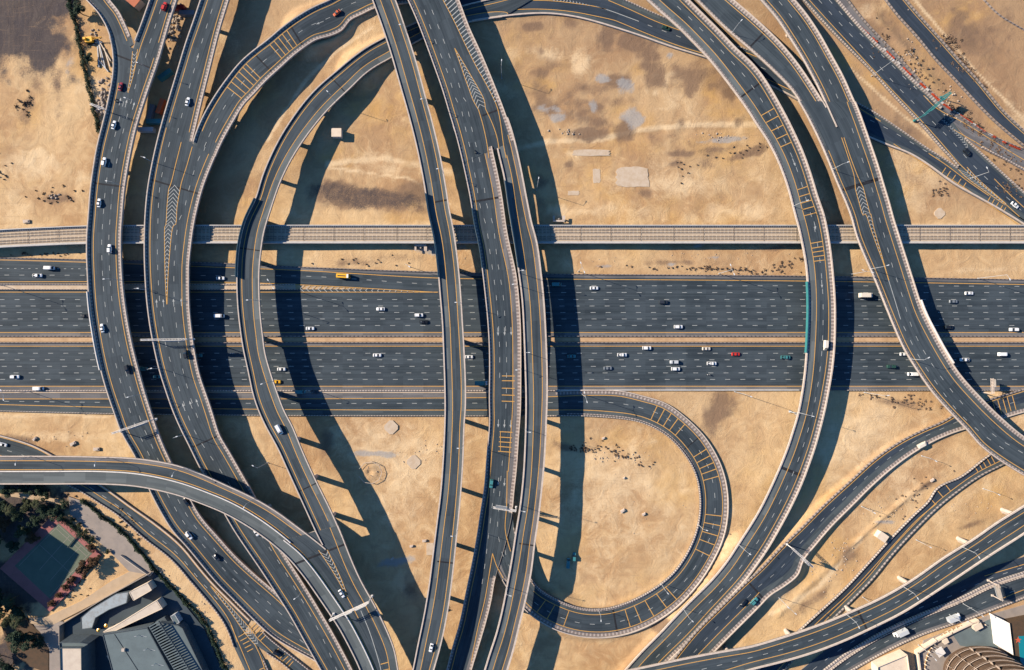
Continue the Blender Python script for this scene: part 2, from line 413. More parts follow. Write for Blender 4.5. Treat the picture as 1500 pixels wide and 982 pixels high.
# ---- far-left viaduct
v1_A = Z('a1', [(480,165),(490,200),(497,270),(493,340),(480,410),(465,480),(445,560),(425,640),(408,740),(395,840),(388,940)]) + \
       Z('a2', [(381,100),(380,180),(383,260),(387,340),(395,430),(405,500),(420,590),(437,670),(455,740),(480,820),(505,890),(530,960)]) + \
       px(190,653, 201,673, 219,716, 236,749, 254,778, 274,800, 297,828, 319,854, 345,880, 371,906, 398,931, 424,947, 452,962, 480,978)
v1_B = Z('a1', [(722,165),(690,280),(655,380),(625,470),(600,550),(577,650),(560,740),(545,840),(537,940)]) + \
       Z('a2', [(531,100),(532,200),(537,300),(548,400),(562,490),(582,590),(605,680),(630,770),(655,850),(685,940)]) + \
       px(239,649, 252,677, 280,730, 295,756, 321,786, 346,814, 374,840, 402,864, 428,888, 455,918, 476,950, 495,985)
hv1 = [(230,60,8), (170,300,7.8), (160,450,8), (215,620,7.6), (255,720,6.6), (300,780,5), (370,860,1.6), (430,930,.5)]
r_v1 = Rib(v1_A, v1_B, hv1, emb=[((372,862),(470,965))])
r_v1n = Rib(Z('a1', [(668,-40),(655,0),(620,100),(585,195),(572,240),(560,285),(550,320)]), Z('a1', [(788,-40),(775,0),(745,90),(719,180),(702,240),(689,283),(676,320)]), 8, dz=-.03, sm=1)
r_v1b = Rib(Z('a1', [(335,-45),(375,0),(430,60),(470,130),(490,200),(496,245)]), Z('a1', [(452,-45),(480,0),(520,50),(550,110),(573,165),(583,200),(585,245)]), 8, dz=-.06, sm=1)
e1 = empty('viaduct', P(155, 400), label='far left flyover curving down past the highway, fed by a slip ramp from the top', cat='flyover')
c3 = [(.3,3.4,1),(3.4,-3.3,0),(-3.3,-.3,1)]
viaduct(e1, r_v1, cols=c3, ph=.95, pier=[(150,240),(140,300),(141,388),(152,497),(180,575),(226,655),(262,716),(298,768)])
viaduct(e1, r_v1n, 3.6, 3.1, ph=.9, ra=(None,(205,62)), pier=[(232,40)])
viaduct(e1, r_v1b, 1.5, 3.0, ph=.9, rb=(None, (181,60)), pier=[(158,18)])
mk = Marks()
mk.yl(r_v1, 3.4, ((175,125), None)); mk.yl(r_v1, -3.3)
mk.dash(r_v1, ('f', .42), ((180,150), None)); mk.dash(r_v1, ('f', .625), ((200,90), None), ph=3)
mk.yl(r_v1n, 3.7); mk.yl(r_v1n, -3.2, (None,(226,60))); mk.dash(r_v1n, ('f', .5)); mk.yl(r_v1b, -3.0, (None,(180,62)))
mk.chev([r_v1], Z('a1', [(578,225),(572,290),(565,350),(556,400)]), Z('a1', [(600,215),(590,290),(575,350),(558,405)]), rev=1)
for p in ((185,90),(150,270)): mk.joint(r_v1, p, .9)
for k, f in enumerate((.32, .5, .72)): mk.arrow(r_v1, (185,158), ('f', f), sgn=-1)
mk.build(e1)

# ---- second viaduct with the north-east arm
v2_A = Z('a1', [(705,545),(690,600),(665,710),(645,820),(635,920)]) + Z('a2', [(632,50),(630,150),(632,250),(640,380),(655,500),(672,590),(695,690),(720,770),(755,870),(790,950)]) + \
       px(276,650, 292,683, 303,703, 330,754, 344,778, 358.7,800, 383,835.5, 403.5,867, 424,899, 442.7,932.5, 457.6,959, 470.7,982, 487,1012)
v2_B = Z('a1', [(1012,545),(970,620),(925,720),(890,810)])+px(292,297, 286.5,321, 282.5,345, 279.8,368)+Z('a2', [(827,220),(826,330),(828,420),(838,520),(853,620),(875,720),(900,790),(930,880),(962,980)]) + \
       px(332,653, 347,679, 363,707, 372,723, 395,770, 414,806, 433,835, 455,870, 473,900, 492,933, 508,963, 519,985, 531,1015)
hv2 = [(290,210,7.8), (250,330,7.9), (245,430,7.6), (270,560,7.2), (310,660,7.6), (350,730,7), (400,820,5.5), (470,930,4.5)]
r_v2 = Rib(v2_A, v2_B, hv2)
r_v2n = Rib(Z('a1', [(888,-40),(875,0),(845,90),(810,190),(780,290),(750,390),(720,490),(690,600),(672,680)]), Z('a1', [(1012,-40),(1000,0),(960,130),(920,290),(880,450),(852,570),(836,640),(825,690)]), 7.8, dz=-.03)
r_v2b = Rib(px(660,-32, 600,-28, 540,-20, 500,-9) + Z('b1', [(340,0),(270,30),(200,70),(130,120),(60,180)]) + Z('a1', [(1120,210),(1050,270),(985,350),(930,430),(880,520),(845,610),(828,690)]),
            px(660,2, 620,4, 585,7) + Z('b1', [(530,40),(480,65),(420,95),(400,130),(340,160),(280,175),(240,200),(180,245),(120,300),(60,355),(0,420)]) + Z('a1', [(1070,450),(1020,530),(970,620),(930,710)]),
            [(650,-15,1.2), (500,22,1.4), (470,38,3.2), (440,60,5.6), (400,90,7), (340,150,7.8), (300,220,7.8)], dz=-.06, emb=[((660,-15),(452,48))], sm=2)
e2 = empty('viaduct', P(245, 420), label='second flyover from the left, four lanes, joined at the top by a curved arm', cat='flyover')
viaduct(e2, r_v2, ph=.8, cols=[(.3,3.0,1),(3.0,-4.2,0),(-4.2,-.3,1)], pier=[(258,260),(246,300),(243,388),(252,495),(282,588),(318,662),(370,755),(420,838),(470,925)])
viaduct(e2, r_v2n, 3.5, 3.2, ph=.8, rb=(None,(285,210)), pier=[(310,35),(285,125)])
viaduct(e2, r_v2b, 2.6, 3.4, ph=.8, ra=(None,(283,208)), pier=[(430,72),(372,112),(325,170)])
mk = Marks()
mk.yl(r_v2, 3.0); mk.yl(r_v2, -4.2); mk.yl(r_v2n, 3.6, (None,(248,178))); mk.yl(r_v2n, -3.2, (None,(262,190))); mk.dash(r_v2n, ('f', .5))
mk.yl(r_v2b, 2.7, (None,(305,195))); mk.yl(r_v2b, -3.5, ((560,5),(305,205))); mk.dash(r_v2b, ('f', .47))
mk.chev([r_v2], Z('a1', [(735,825),(728,900),(722,982)])+Z('a2', [(720,60),(718,200),(722,330),(727,405)]), Z('a1', [(785,825),(772,900),(764,982)])+Z('a2', [(757,60),(738,200),(730,330),(728,405)]), rev=-1)
mk.pl([r_v2], Z('a1', [(838,640),(815,720),(790,800),(785,825)])); mk.pl([r_v2], Z('a1', [(790,620),(765,720),(745,800),(735,825)]))
mk.pdash([r_v2], Z('a1', [(740,620),(715,720),(695,830),(688,982)])+Z('a2', [(686,150),(690,300),(700,430),(718,560),(742,650),(790,800),(850,960)])+px(330,700,380,780,425,850,470,930,495,985))
mk.pdash([r_v2], Z('a1', [(900,620),(855,720),(825,820),(800,920)])+Z('a2', [(780,40),(765,150),(758,280),(762,430),(775,540),(797,690),(830,810),(885,960)]))
for p in ((248,272),(305,645)): mk.joint(r_v2, p, .9)
mk.joint(r_v2b, (385,92), .8); mk.joint(r_v2b, (434,52), .9)
for i, q in enumerate([(1010,395),(1030,375),(1048,355),(1067,338),(1085,320),(1098,305)]): mk.bar(r_v2b, Z('a1', [q])[0], 2.7, -3.5)
for q in [(90,212),(108,198),(125,182),(142,168),(160,152)]: mk.bar(r_v2b, Z('b1', [q])[0], 2.7, -3.5)
for f in (.22, .38, .62, .8): mk.arrow(r_v2, (243,450), ('f', f), sgn=-1)
for f in (.3, .5, .68): mk.arrow(r_v2, (278,600), ('f', f), sgn=-1)
mk.arrow(r_v2n, (283,90), ('f', .5), sgn=-1); mk.arrow(r_v2b, (470,22), ('f', .5), sgn=1)
mk.build(e2)

# ---- inner oval ramp + bottom-left ramp, joining in the south
v3_A = px(735,-4, 700,3, 680,8, 640,21, 600,37, 563,55.5, 538,69, 514.5,86, 491,106, 467.5,126, 447,148, 427,175, 410,202, 395,232, 383,262, 375,290) + \
       Z('a2', [(1075,20),(1050,100),(1035,200),(1032,300),(1035,400),(1045,500),(1060,600),(1080,690)])+px(372,583, 383,612, 394,634)+Z('b3', [(95,90),(145,200),(200,320),(260,450),(295,515),(325,570)])
v3_B = px(735,26, 700,31, 680,35, 640,48, 600,68, 573,86, 551.5,97.5, 531,112.6, 518,126, 498,144.5, 477.6,165, 461,185, 444,208, 427,235, 412,265.5, 402,293) + \
       Z('a2', [(1180,0),(1155,80),(1140,170),(1132,260),(1132,350),(1137,450),(1150,560)]) + Z('b2', [(55,610),(80,700),(110,790),(145,880)]) + Z('b3', [(155,0),(200,110),(255,230),(310,340),(350,430),(375,490)])
hv3 = [(700,17,1.2), (570,70,1.6), (540,90,3.5), (515,112,5), (450,170,6.4), (400,270,8.6), (365,400,9.6), (375,500,10.6), (415,620,12.6), (455,720,14), (490,810,14.2)]
r_v3 = Rib(v3_A, v3_B, hv3, dz=-.03, emb=[((735,10),(528,105))])
r_v9 = Rib(Z('a3', [(-140,130),(0,130),(200,130),(400,133),(550,140),(700,165),(800,200),(900,245)])+px(368,727, 402,746.5, 437,772, 472,799, 490,815),
           Z('a3', [(-140,243),(0,243),(200,243),(400,243),(550,253),(700,285),(800,320),(900,362),(1000,420)])+px(398,796, 421,816, 443,842),
           [(0,690,12.5), (250,700,13.8), (400,770,14.2), (460,830,14.2)], dz=-.06)
r_v39 = Rib(px(398,796, 421,816, 443,842, 465,873, 482,898, 497,921, 511,947, 521,967, 528,983, 548,1035), Z('b3', [(330,380),(355,440),(390,530),(430,620),(480,710),(530,810),(565,900),(580,982),(592,1040)]), [(470,800,14.2),(555,985,14.2)], sm=2)
e3 = empty('viaduct', P(365, 420), label='narrow oval ramp from top centre to bottom centre, joined by a ramp from the left', cat='flyover')
viaduct(e3, r_v3, cols=[(.3,2.6,1),(2.6,-3.9,0),(-3.9,-.3,2)], kerb=False, ra=(None,(478,793)), pier=[(512,112),(462,160),(430,205),(402,258),(380,322),(364,385),(366,493),(398,590),(421,650),(447,708),(475,765)])
viaduct(e3, r_v9, cols=[(.3,2.7,3),(2.7,-7.0,0),(-7.0,-.3,2)], kerb=False, ra=(None,(474,801)), pier=[(20,690),(125,690),(210,694),(300,722),(345,745)])
viaduct(e3, r_v39, cols=[(.3,7.0,2),(7.0,-4.6,0),(-4.6,-.3,1)], kerb=False, pier=[(478,862),(520,925)])
edge_profile(r_v9, -7.2, -6.75, -.02, .85, (None,(430,790)), 'median_wall', 'wpanel', e3)
edge_profile(r_v39, 6.75, 7.2, -.02, .85, None, 'median_wall', 'wpanel', e3)
for r, rg in ((r_v3, ((372,290),(352,405))),): edge_profile(r, .05, .3, .62, 2.2, rg, 'screen', 'screen', e3)
mk = Marks()
mk.yl(r_v3, 2.7, (None,(478,790))); mk.yl(r_v3, -4.0, (None,(480,765))); mk.yl(r_v9, 2.7, (None,(440,795))); mk.yl(r_v9, -7.8, (None,(430,790))); mk.yl(r_v39, 7.9); mk.yl(r_v39, -4.7)
mk.chev([r_v39], Z('b3', [(262,505),(300,560),(340,625),(375,690)]), Z('b3', [(295,500),(325,560),(352,620),(378,690)]), rev=1)
mk.pl([r_v39], Z('b3', [(375,690),(400,735),(420,775)])); mk.pl([r_v39], Z('b3', [(430,745),(465,830),(505,960),(520,1030)]), m=0)
for p in ((493,122),(362,365),(455,712)): mk.joint(r_v3, p, .6)
mk.joint(r_v39, (480,805), 1.1)
mk.bar(r_v39, (548,976), 11.5, -4.7); mk.bar(r_v39, (551,985), 11.5, -4.7)
mk.build(e3)

# ---- thin central viaduct
v4_A = Z('b1', [(505,-40),(520,0),(560,110),(600,230),(640,370),(680,510),(715,650),(745,800),(765,930)])+Z('b2', [(772,40),(790,120),(805,240),(815,360),(825,480),(830,600),(835,740),(837,860)])+Z('b3', [(762,0),(755,150),(745,280),(730,400),(715,520),(700,640),(680,760),(655,880),(635,980),(620,1040)])
v4_B = Z('b1', [(608,-40),(625,0),(670,130),(715,270),(755,420),(790,550),(820,680),(845,820),(862,930)])+Z('b2', [(870,40),(885,130),(900,250),(910,370),(918,500),(925,620),(930,740),(930,860)])+Z('b3', [(843,0),(838,150),(825,330),(810,480),(795,620),(775,760),(750,880),(722,980),(705,1040)])
r_v4 = Rib(v4_A, v4_B, [(560,0,8.5), (620,190,10), (655,400,11.5), (665,500,12), (665,620,13), (650,800,13), (625,980,12)])
e4 = empty('viaduct', P(660, 500), label='slim one lane flyover down the middle with a wide grey left shoulder', cat='flyover')
viaduct(e4, r_v4, cols=[(.3,4.3,2),(4.3,-2.6,0),(-2.6,-.3,2)], kerb=False, pier=[(585,55),(607,133),(630,218),(646,303),(655,388),(662,497),(664,617),(657,722),(646,808),(632,888),(615,960)], pw=.7)
edge_profile(r_v4, .05, .3, .62, 2.2, ((635,280),(648,405)), 'screen', 'screen', e4)
mk = Marks(); mk.yl(r_v4, 4.3); mk.yl(r_v4, -2.6); mk.joint(r_v4, (645,295), .9, 4.3); mk.joint(r_v4, (644,823), .8, 3); mk.build(e4)

# ---- twin central viaducts, joined in the north
v5n_A = Z('b1', [(655,-40),(675,0),(715,90),(750,180),(790,290),(825,390),(855,490),(885,590),(910,690),(915,712)])
v5n_B = Z('b1', [(882,-40),(900,0),(945,120),(1000,240),(1050,360),(1100,490),(1140,610),(1157,680),(1163,712)])
r_n = Rib(v5n_A, v5n_B, [(630,0,9.6),(700,200,9.8)], sm=2)
v5_A = px(714,168, 725,205, 728,220, 738,262, 743.4,300, 748,328.5, 754,364, 759,400, 764,440, 767,498, 768.6,545, 769.6,586, 769,629, 768,657, 766,694, 761,742, 755,778, 749.5,815, 742,857, 735,893)+Z('b3', [(965,840),(935,930),(920,982),(900,1040)])
v5_B = Z('c1', [(0,482),(20,535),(40,600),(70,730),(95,860),(120,982)])+Z('c2', [(140,130),(158,260),(172,400),(180,540),(185,680),(186,800)])+px(801,620, 799,664, 795,712, 790,756, 784,797, 779,837.5, 771,878, 762,915, 753,952, 744,982, 735,1010)
r_v5 = Rib(v5_A, v5_B, [(745,220,9.8),(780,440,10),(785,600,11),(770,780,13),(735,980,13)], dz=-.03)
v4s_A = Z('b1', [(872,550),(890,605),(910,690),(930,780),(950,880),(965,982)])+px(701,360, 706.5,400, 711,440, 713.5,465, 716,505, 716.5,545, 716,585)+Z('b3', [(940,0),(930,120),(920,250),(905,350),(890,450),(870,560),(845,680),(820,800),(790,900),(770,980),(752,1040)])
v4s_B = Z('b1', [(1022,535),(1033,590),(1045,650),(1070,760),(1090,870),(1102,960)])+px(744.5,348, 750,372, 757,405, 761,445, 763,480, 763.5,520, 763.5,560, 763,600)+Z('b3', [(1058,60),(1050,180),(1040,270),(1030,370),(1005,480),(975,580),(965,610),(950,700),(925,800),(895,900),(870,982),(855,1040)])
r_v4s = Rib(v4s_A, v4s_B, [(710,215,9.8),(740,450,9.2),(740,560,8),(735,650,6.2),(720,760,5.4),(690,980,4.6)], dz=-.045)
loop_A = px(-80,600, 0,602, 165,606, 400,609, 600,610, 800,610, 854,610, 901,613, 924,616, 946,622, 976,638.4, 998,660.6, 1016.5,690, 1024.6,727, 1022,767.5, 1009,804, 987,837.5, 961,859.6, 924,880, 887.5,891, 850.6,890, 815,877, 790,862, 774,840, 763,812, 756,785, 752,768, 751,748)
loop_B = px(-80,576, 0,576, 400,576, 600,575, 800,573, 854,571, 908,572, 943,580, 975,590, 1003,610, 1027,633, 1040,650, 1056,680, 1065,712, 1067,750, 1060,789, 1044,824, 1024,855, 996,886, 965,909, 926,927, 887,934.5, 845,932, 805,919, 772,897, 750,872, 735,850, 726,830, 722,806, 723,785)
r_loop = Rib(loop_A, loop_B, [(-60,590,.3),(800,592,.35),(960,600,.5),(1045,740,.6),(960,890,.8),(865,912,1.8),(810,897,3.4),(765,865,4.5),(745,815,4.85),(740,800,4.9)], emb=[((-80,590),(822,905))], dz=-.075)
e5 = empty('viaduct', P(785, 480), label='wide centre flyover with a single lane branch on its right and striped verge on top', cat='flyover')
viaduct(e5, r_n, cols=[(.3,3.0,1),(3.0,-1.2,0),(-1.2,-.3,1)], pier=[(640,40),(672,108),(702,180)])
viaduct(e5, r_v5, cols=[(.3,4.2,2),(4.2,-2.8,0),(-2.8,-.3,3)], ra=((728,218),None), kerb=False, pier=[(752,262),(768,318),(775,388),(785,497),(786,602),(784,690),(774,765),(762,850),(748,905)], pw=.8)
viaduct(e5, r_v4s, cols=[(.3,2.2,1),(2.2,-4.6,0),(-4.6,-.3,3)], drg=(None,(735,738)), rb=((712,215),(738,748)), pier=[(712,265),(725,318),(733,388),(739,497),(739,602),(735,690),(708,860),(695,930)])
deck(r_v4s, e5, cols=[(.3,2.2,1),(2.2,-.3,0)], rg=((735,738),(716,846))); deck(r_v4s, e5, cols=[(.3,2.2,1),(2.2,-3.0,0),(-3.0,-.3,3)], rg=((716,846),None))
edge_profile(r_v4s, -1e-6, -.55, -.45, .62, ((718,842),None), 'parapet', 'conc', e5); edge_profile(r_v4s, -.56, -1.5, -.02, .1, ((718,842),None), 'kerb', 'kerb', e5)
edge_profile(r_v5, .05, .3, .62, 2.4, ((745,262),(775,390)), 'screen', 'screen', e5)
edge_profile(r_v4s, .05, .3, .62, 1.8, ((725,300),(732,390)), 'screen', 'screen', e5)
mk = Marks()
mk.yl(r_n, 3.0); mk.yl(r_v4s, 2.8, ((692,225),None)); mk.yl(r_v4s, -4.6, ((715,220),(738,690))); mk.yl(r_v5, 4.5, ((738,230),None)); mk.yl(r_v5, -3.0, ((735,200),None))
def z1(*a): return [(600+x/6.14, y/6.14) for x, y in zip(a[::2], a[1::2])]
mk.pdash([r_n, r_v4s], z1(200,90, 300,350, 400,620, 490,890)+Z('b1', [(925,430),(955,560),(985,680),(1005,780),(1020,890)])+Z('b2', [(1048,60),(1065,200),(1092,370),(1105,560)])+[(742,515),(742,560),(741,600)])
mk.pdash([r_n, r_v4s], z1(130,90, 240,390, 340,650, 430,920)+Z('b1', [(900,450),(930,570),(955,680),(975,800),(992,900)])+Z('b2', [(1017,60),(1038,200),(1062,370),(1075,560)])+[(732,515),(732,570)])
mk.pl([r_n], z1(300,0, 400,190, 500,400, 600,600, 700,780, 790,975)+Z('b1', [(1095,640),(1105,690)]))
def s6(pts): return pts
mk.chev([r_n], z1(300,0, 400,190, 500,400, 600,600, 700,780, 770,930), z1(430,0, 540,240, 640,470, 740,700, 800,850, 850,975), per=2.2, wd=.5, diag=-5.5, lines=False)
mk.chev([r_n], z1(405,435, 450,560, 490,680, 530,790, 570,900)+Z('b1', [(985,480)]), z1(405,435, 480,560, 550,680, 620,800, 670,900)+Z('b1', [(1015,475)]), rev=-1)
mk.pl([r_n], Z('b1', [(1015,475),(1045,540),(1065,600),(1075,655)])); mk.pl([r_n, r_v4s], Z('b1', [(985,480),(1005,550),(1020,620),(1030,690)]))
for p in ((709,293),): mk.joint(r_v4s, p, 1.1)
mk.joint(r_n, (700,172), .9, 17); mk.joint(r_v5, (772,798), .8, 3)
for y in (551,558,569,579,588): mk.bar(r_v4s, (745,y), ('f', .40), ('f', .80))
for y in (633,641,648,655,662): mk.bar(r_v4s, (740,y), ('f', .36), ('f', .78))
mk.pl([r_v4s], px(733,633, 733,662), wd=.3)
mk.pdash([r_v4s], px(736,675, 733,710, 731,740, 729,775, 733,800, 740,825))
mk.pdash([r_v4s], px(724,715, 720,750, 715,790, 710,830, 704,870))
mk.pl([r_v4s], px(743,690, 742,742, 740,775, 744,795, 748,808))
mk.pl([r_v4s], px(721.5,811, 716,845, 710,880, 700,920, 688,982)); mk.pl([r_v4s], px(721.5,811, 727,828, 737,847))
for f in (.3, .5, .7): mk.arrow(r_v4s, (737,480), ('f', f), sgn=1); mk.arrow(r_v4s, (735,615), ('f', f), sgn=1)
for f in (.45, .65): mk.arrow(r_v4s, (731,700), ('f', f), sgn=1)
mk.build(e5)

# ---- big right arc
v6_A = Z('c1', [(570,-45),(615,0),(680,60),(750,120),(820,190),(890,265),(950,340),(1010,420),(1060,490),(1110,570)])+Z('d1', [(45,575),(100,670),(140,765),(170,860)])+Z('d2', [(185,0),(205,70),(220,140),(235,220),(243,300),(247,400),(245,500),(240,600),(232,700),(218,800),(200,890),(180,955)])+Z('d3', [(145,90)])+px(1143,680, 1127,716, 1110.5,749, 1094,776, 1079,799, 1064,822, 1040,851, 1015.5,875, 992,899, 966,927, 940,953, 915,981, 890,1009)
v6_B = Z('c1', [(755,-45),(800,0),(870,70),(940,140),(1010,215)])+Z('d1', [(0,270),(50,330),(100,410),(150,500),(190,580),(230,670),(265,770),(295,870)])+Z('d2', [(315,0),(335,90),(350,190),(360,290),(367,390),(368,490),(365,590),(355,690),(340,780),(320,880)])+px(1204,620, 1195,653, 1185,682, 1173.5,712, 1158,745, 1143,773, 1127,801, 1113,822, 1091,852, 1068,877.5, 1045,902, 1015,935, 981,968, 950,1000)
r_v6 = Rib(v6_A, v6_B, [(985,0,7), (1100,140,9), (1160,250,9.2), (1200,400,8.4), (1203,500,7.6), (1185,620,7.6), (1160,700,6.6), (1130,760,5), (1070,840,2.6), (960,950,1.5)], emb=[((1092,815),(900,1010))])
e6 = empty('viaduct', P(1200, 480), label='two lane flyover forming the big arc on the right of the loop', cat='flyover')
viaduct(e6, r_v6, pw=.75, kb=1.5, cols=[(.3,4.9,2),(4.9,-3.6,0),(-3.6,-.3,1)], pier=[(1038,48),(1105,130),(1150,215),(1182,305),(1196,388),(1202,497),(1190,595),(1165,680),(1130,755)])
mk = Marks(); mk.yl(r_v6, 4.9); mk.yl(r_v6, -3.7); mk.dash(r_v6, ('f', .56))
for q in [(70,490),(90,522),(112,560),(130,598),(150,632),(220,822),(230,852),(240,880),(247,908),(255,935)]: mk.bar(r_v6, Z('d1', [q])[0], 4.9, -3.7)
for q in [(285,135),(287,157),(290,175),(292,195),(293,215)]: mk.bar(r_v6, Z('d2', [q])[0], 4.9, -3.7)
mk.joint(r_v6, (1162,692), 1.6); mk.joint(r_v6, (1128,112), 1); mk.arrow(r_v6, (1162,232), ('f', .55), sgn=1); mk.arrow(r_v6, (1207,410), ('f', .55), sgn=1); mk.arrow(r_v6, (1192,325), ('f', .6), sgn=1)
mk.build(e6)
st = Strips()
def outer_panel(r, sgn, rg, o0, o1, z0, z1, mat, parent, name='noise_barrier'):
    i, j = r.rng(rg); sl = slice(i, j+1); d = (r.Bw-r.Aw)/r.W[:, None]; base = r.Aw if sgn > 0 else r.Bw
    a = base-sgn*d*o0; b = base-sgn*d*o1; zz = lambda q, z: (q+np.array([0, 0, z]))[sl]
    st = Strips(); st.strip([zz(a, z0), zz(a, z1), zz(b, z1), zz(b, z0)], [0, .3, .6, 1], r.s[sl], closed=True, caps=True); return st.build(name, mat, parent)
outer_panel(r_v6, 1, ((1198,412),(1200,520)), .02, .3, -.8, 1.1, 'teal', e6)
outer_panel(r_v1, 1, ((150,425),(172,536)), .02, .5, -.6, 1.3, 'wpanel', e1)

# ---- right pair
v7_A = Z('d1', [(205,440),(240,500),(290,600),(330,690),(370,790),(410,880),(440,960)])+Z('d2', [(455,100),(495,200),(535,290),(575,390),(620,500),(665,600),(720,690),(790,790),(870,880),(965,980)])+Z('d3', [(890,70),(960,130),(1085,210),(1200,270)])
v7_B = Z('d1', [(452,440),(480,510),(515,610),(550,710),(580,810),(610,910)])+Z('d2', [(612,0),(640,90),(675,200),(710,310),(750,430),(800,530),(850,620),(910,710),(990,800),(1080,890),(1190,982)])+Z('d3', [(1200,120)])
r_v7 = Rib(v7_A, v7_B, [(1220,160,10), (1250,270,9.6), (1300,400,8), (1370,530,8.4), (1450,620,8.6), (1500,660,8.6)])
r_v7a = Rib(px(1002,-15, 1019,0, 1042.5,23.5, 1066,46, 1099,74, 1137,109)+Z('d1', [(190,410),(240,500),(265,550)]), px(1058,-14, 1074,0, 1110,31, 1144,64, 1171,97, 1198,138)+Z('d1', [(340,490),(372,552),(392,600)]), [(1050,0,5.5), (1120,90,8), (1205,165,9.7)], dz=-.03)
r_v7b = Rib(Z('d1', [(5,-45),(40,0),(110,80),(170,170),(220,250),(270,340),(310,420),(345,500),(372,558),(388,600)]), Z('d1', [(155,-45),(190,0),(240,60),(300,150),(350,240),(400,330),(440,420),(480,510),(505,580)]), [(1140,0,9), (1205,120,9.85), (1235,190,9.7)], dz=-.06)
e7 = empty('viaduct', P(1290, 360), label='right hand flyover of two ramps meeting at the top, crossing to the lower right', cat='flyover')
viaduct(e7, r_v7, cols=[(.3,2.6,1),(2.6,-4.4,0),(-4.4,-.3,1)], pier=[(1225,205),(1252,300),(1278,388),(1318,497),(1352,560),(1395,612)])
viaduct(e7, r_v7a, cols=[(.3,-3.4,0),(-3.4,-.3,1)], rb=(None,(1224,185)), pier=[(1085,40),(1140,105)])
viaduct(e7, r_v7b, 2.6, 3.0, ra=(None,(1224,185)), pier=[(1160,45),(1205,110)])
outer_panel(r_v7, -1, ((1315,453),(1372,548)), .02, .6, -.6, 1.2, 'wpanel', e7)
mk = Marks()
mk.yl(r_v7, 2.6, ((1235,215),None)); mk.yl(r_v7, -4.4); mk.yl(r_v7a, -3.0); mk.yl(r_v7b, 2.7, (None,(1240,190))); mk.yl(r_v7b, -2.9, (None,(1262,186))); mk.dash(r_v7b, ('f', .5), ph=2)
mk.chev([r_v7], Z('d1', [(455,825),(470,880),(490,940)])+Z('d2', [(498,10),(520,70),(545,140),(575,220),(600,300)]), Z('d1', [(490,820),(505,880),(522,940)])+Z('d2', [(522,10),(535,70),(555,140),(578,220),(601,300)]), rev=-1)
mk.pl([r_v7], Z('d1', [(395,600),(425,690),(450,770),(455,825)])); mk.pl([r_v7], Z('d1', [(405,600),(435,690),(470,780),(490,820)]))
mk.pl([r_v7], Z('d2', [(600,300),(625,380),(652,470)]), m=0)
mk.pdash([r_v7], Z('d1', [(440,560),(480,680),(520,800),(550,900)])+Z('d2', [(560,30),(585,120),(620,250),(660,370),(700,500),(760,620),(850,750),(960,880),(1060,975)])+[(1500,665)])
mk.pdash([r_v7], Z('d2', [(665,500),(725,620),(810,750),(910,880),(1010,970)])+[(1480,665)])
mk.joint(r_v7, (1262,270), 1.8, .7, -.7); mk.joint(r_v7a, (1112,55), 1)
mk.build(e7)

# ---- lower right
v8_A = Z('d3', [(1260,200),(1200,245),(1085,325),(980,390),(880,460),(760,535),(640,620),(520,690),(400,745),(280,795),(150,840),(0,885)])+Z('c3', [(950,890),(830,910),(700,935),(560,965),(480,982),(300,1030)])
v8_B = Z('d3', [(1260,320),(1200,360),(1085,440),(960,520),(840,600),(720,680),(600,755),(480,815),(360,870),(240,915),(120,950),(0,980)])+px(1040,1000, 960,1022, 880,1045)
r_v8 = Rib(v8_A, v8_B, [(1530,740,13), (1300,880,13), (1000,980,12)])
e8 = empty('viaduct', P(1300, 870), label='two lane flyover crossing the bottom right corner with piers showing on its upper side', cat='flyover')
viaduct(e8, r_v8, cols=[(.3,3.4,1),(3.4,-3.8,0),(-3.8,-.3,1)], kerb=False, pier=[(1440,812),(1347,868),(1262,908),(1168,942),(1075,966),(1510,770)], pw=.75)
mk = Marks(); mk.yl(r_v8, 3.4); mk.yl(r_v8, -3.8); mk.dash(r_v8, ('f', .5)); mk.joint(r_v8, (1264,910), 1.1); mk.build(e8)

g5_A = [(x-3, y-3) for x, y in px(1570,548, 1500,573, 1445,590, 1410,605, 1384,620, 1358,631, 1321,649.5, 1284,675, 1247,708.5, 1210.6,741.7, 1174,778.5, 1148,803, 1118,835, 1094,857, 1057,893, 1024,926, 998,957, 965,1000, 940,1030)]
g5_B = px(1570,590, 1500,604, 1460,616, 1430,625, 1406,631)+Z('d3', [(740,65),(650,115),(560,180),(480,250),(400,330),(320,410),(260,480),(205,550),(190,600),(130,650),(75,685)])+px(1114,887, 1090,911, 1064,937, 1046,955.5, 1018,985, 990,1020)
r_g5 = Rib(g5_A, g5_B, [(1500,590,.6), (1300,690,1.2), (1180,800,2.2), (1130,860,3.6), (1080,900,4.6), (1000,985,4.6)], emb=[((1560,575),(1128,852))], sm=2)
e9 = empty('viaduct', P(1200, 780), label='ramp road sweeping down left between the big arc and the corner flyover', cat='ramp')
viaduct(e9, r_g5, pa=False, pw=.5, ph=.5, cols=[(.0,2.2,1),(2.2,-5.2,4),(-5.2,-.3,1)], pier=[(1095,885),(1052,925)], grg=((1128,852),None))
mk = Marks(); mk.yl(r_g5, 1.6); mk.yl(r_g5, -5.4, ((1118,872),None)); mk.dash(r_g5, ('f', .46), wd=.2)
for x in (1455,1463,1471,1478,1486): mk.bar(r_g5, (x,592), 2.0, -2.5)
mk.joint(r_g5, (1110,868), 1.1); mk.build(e9)

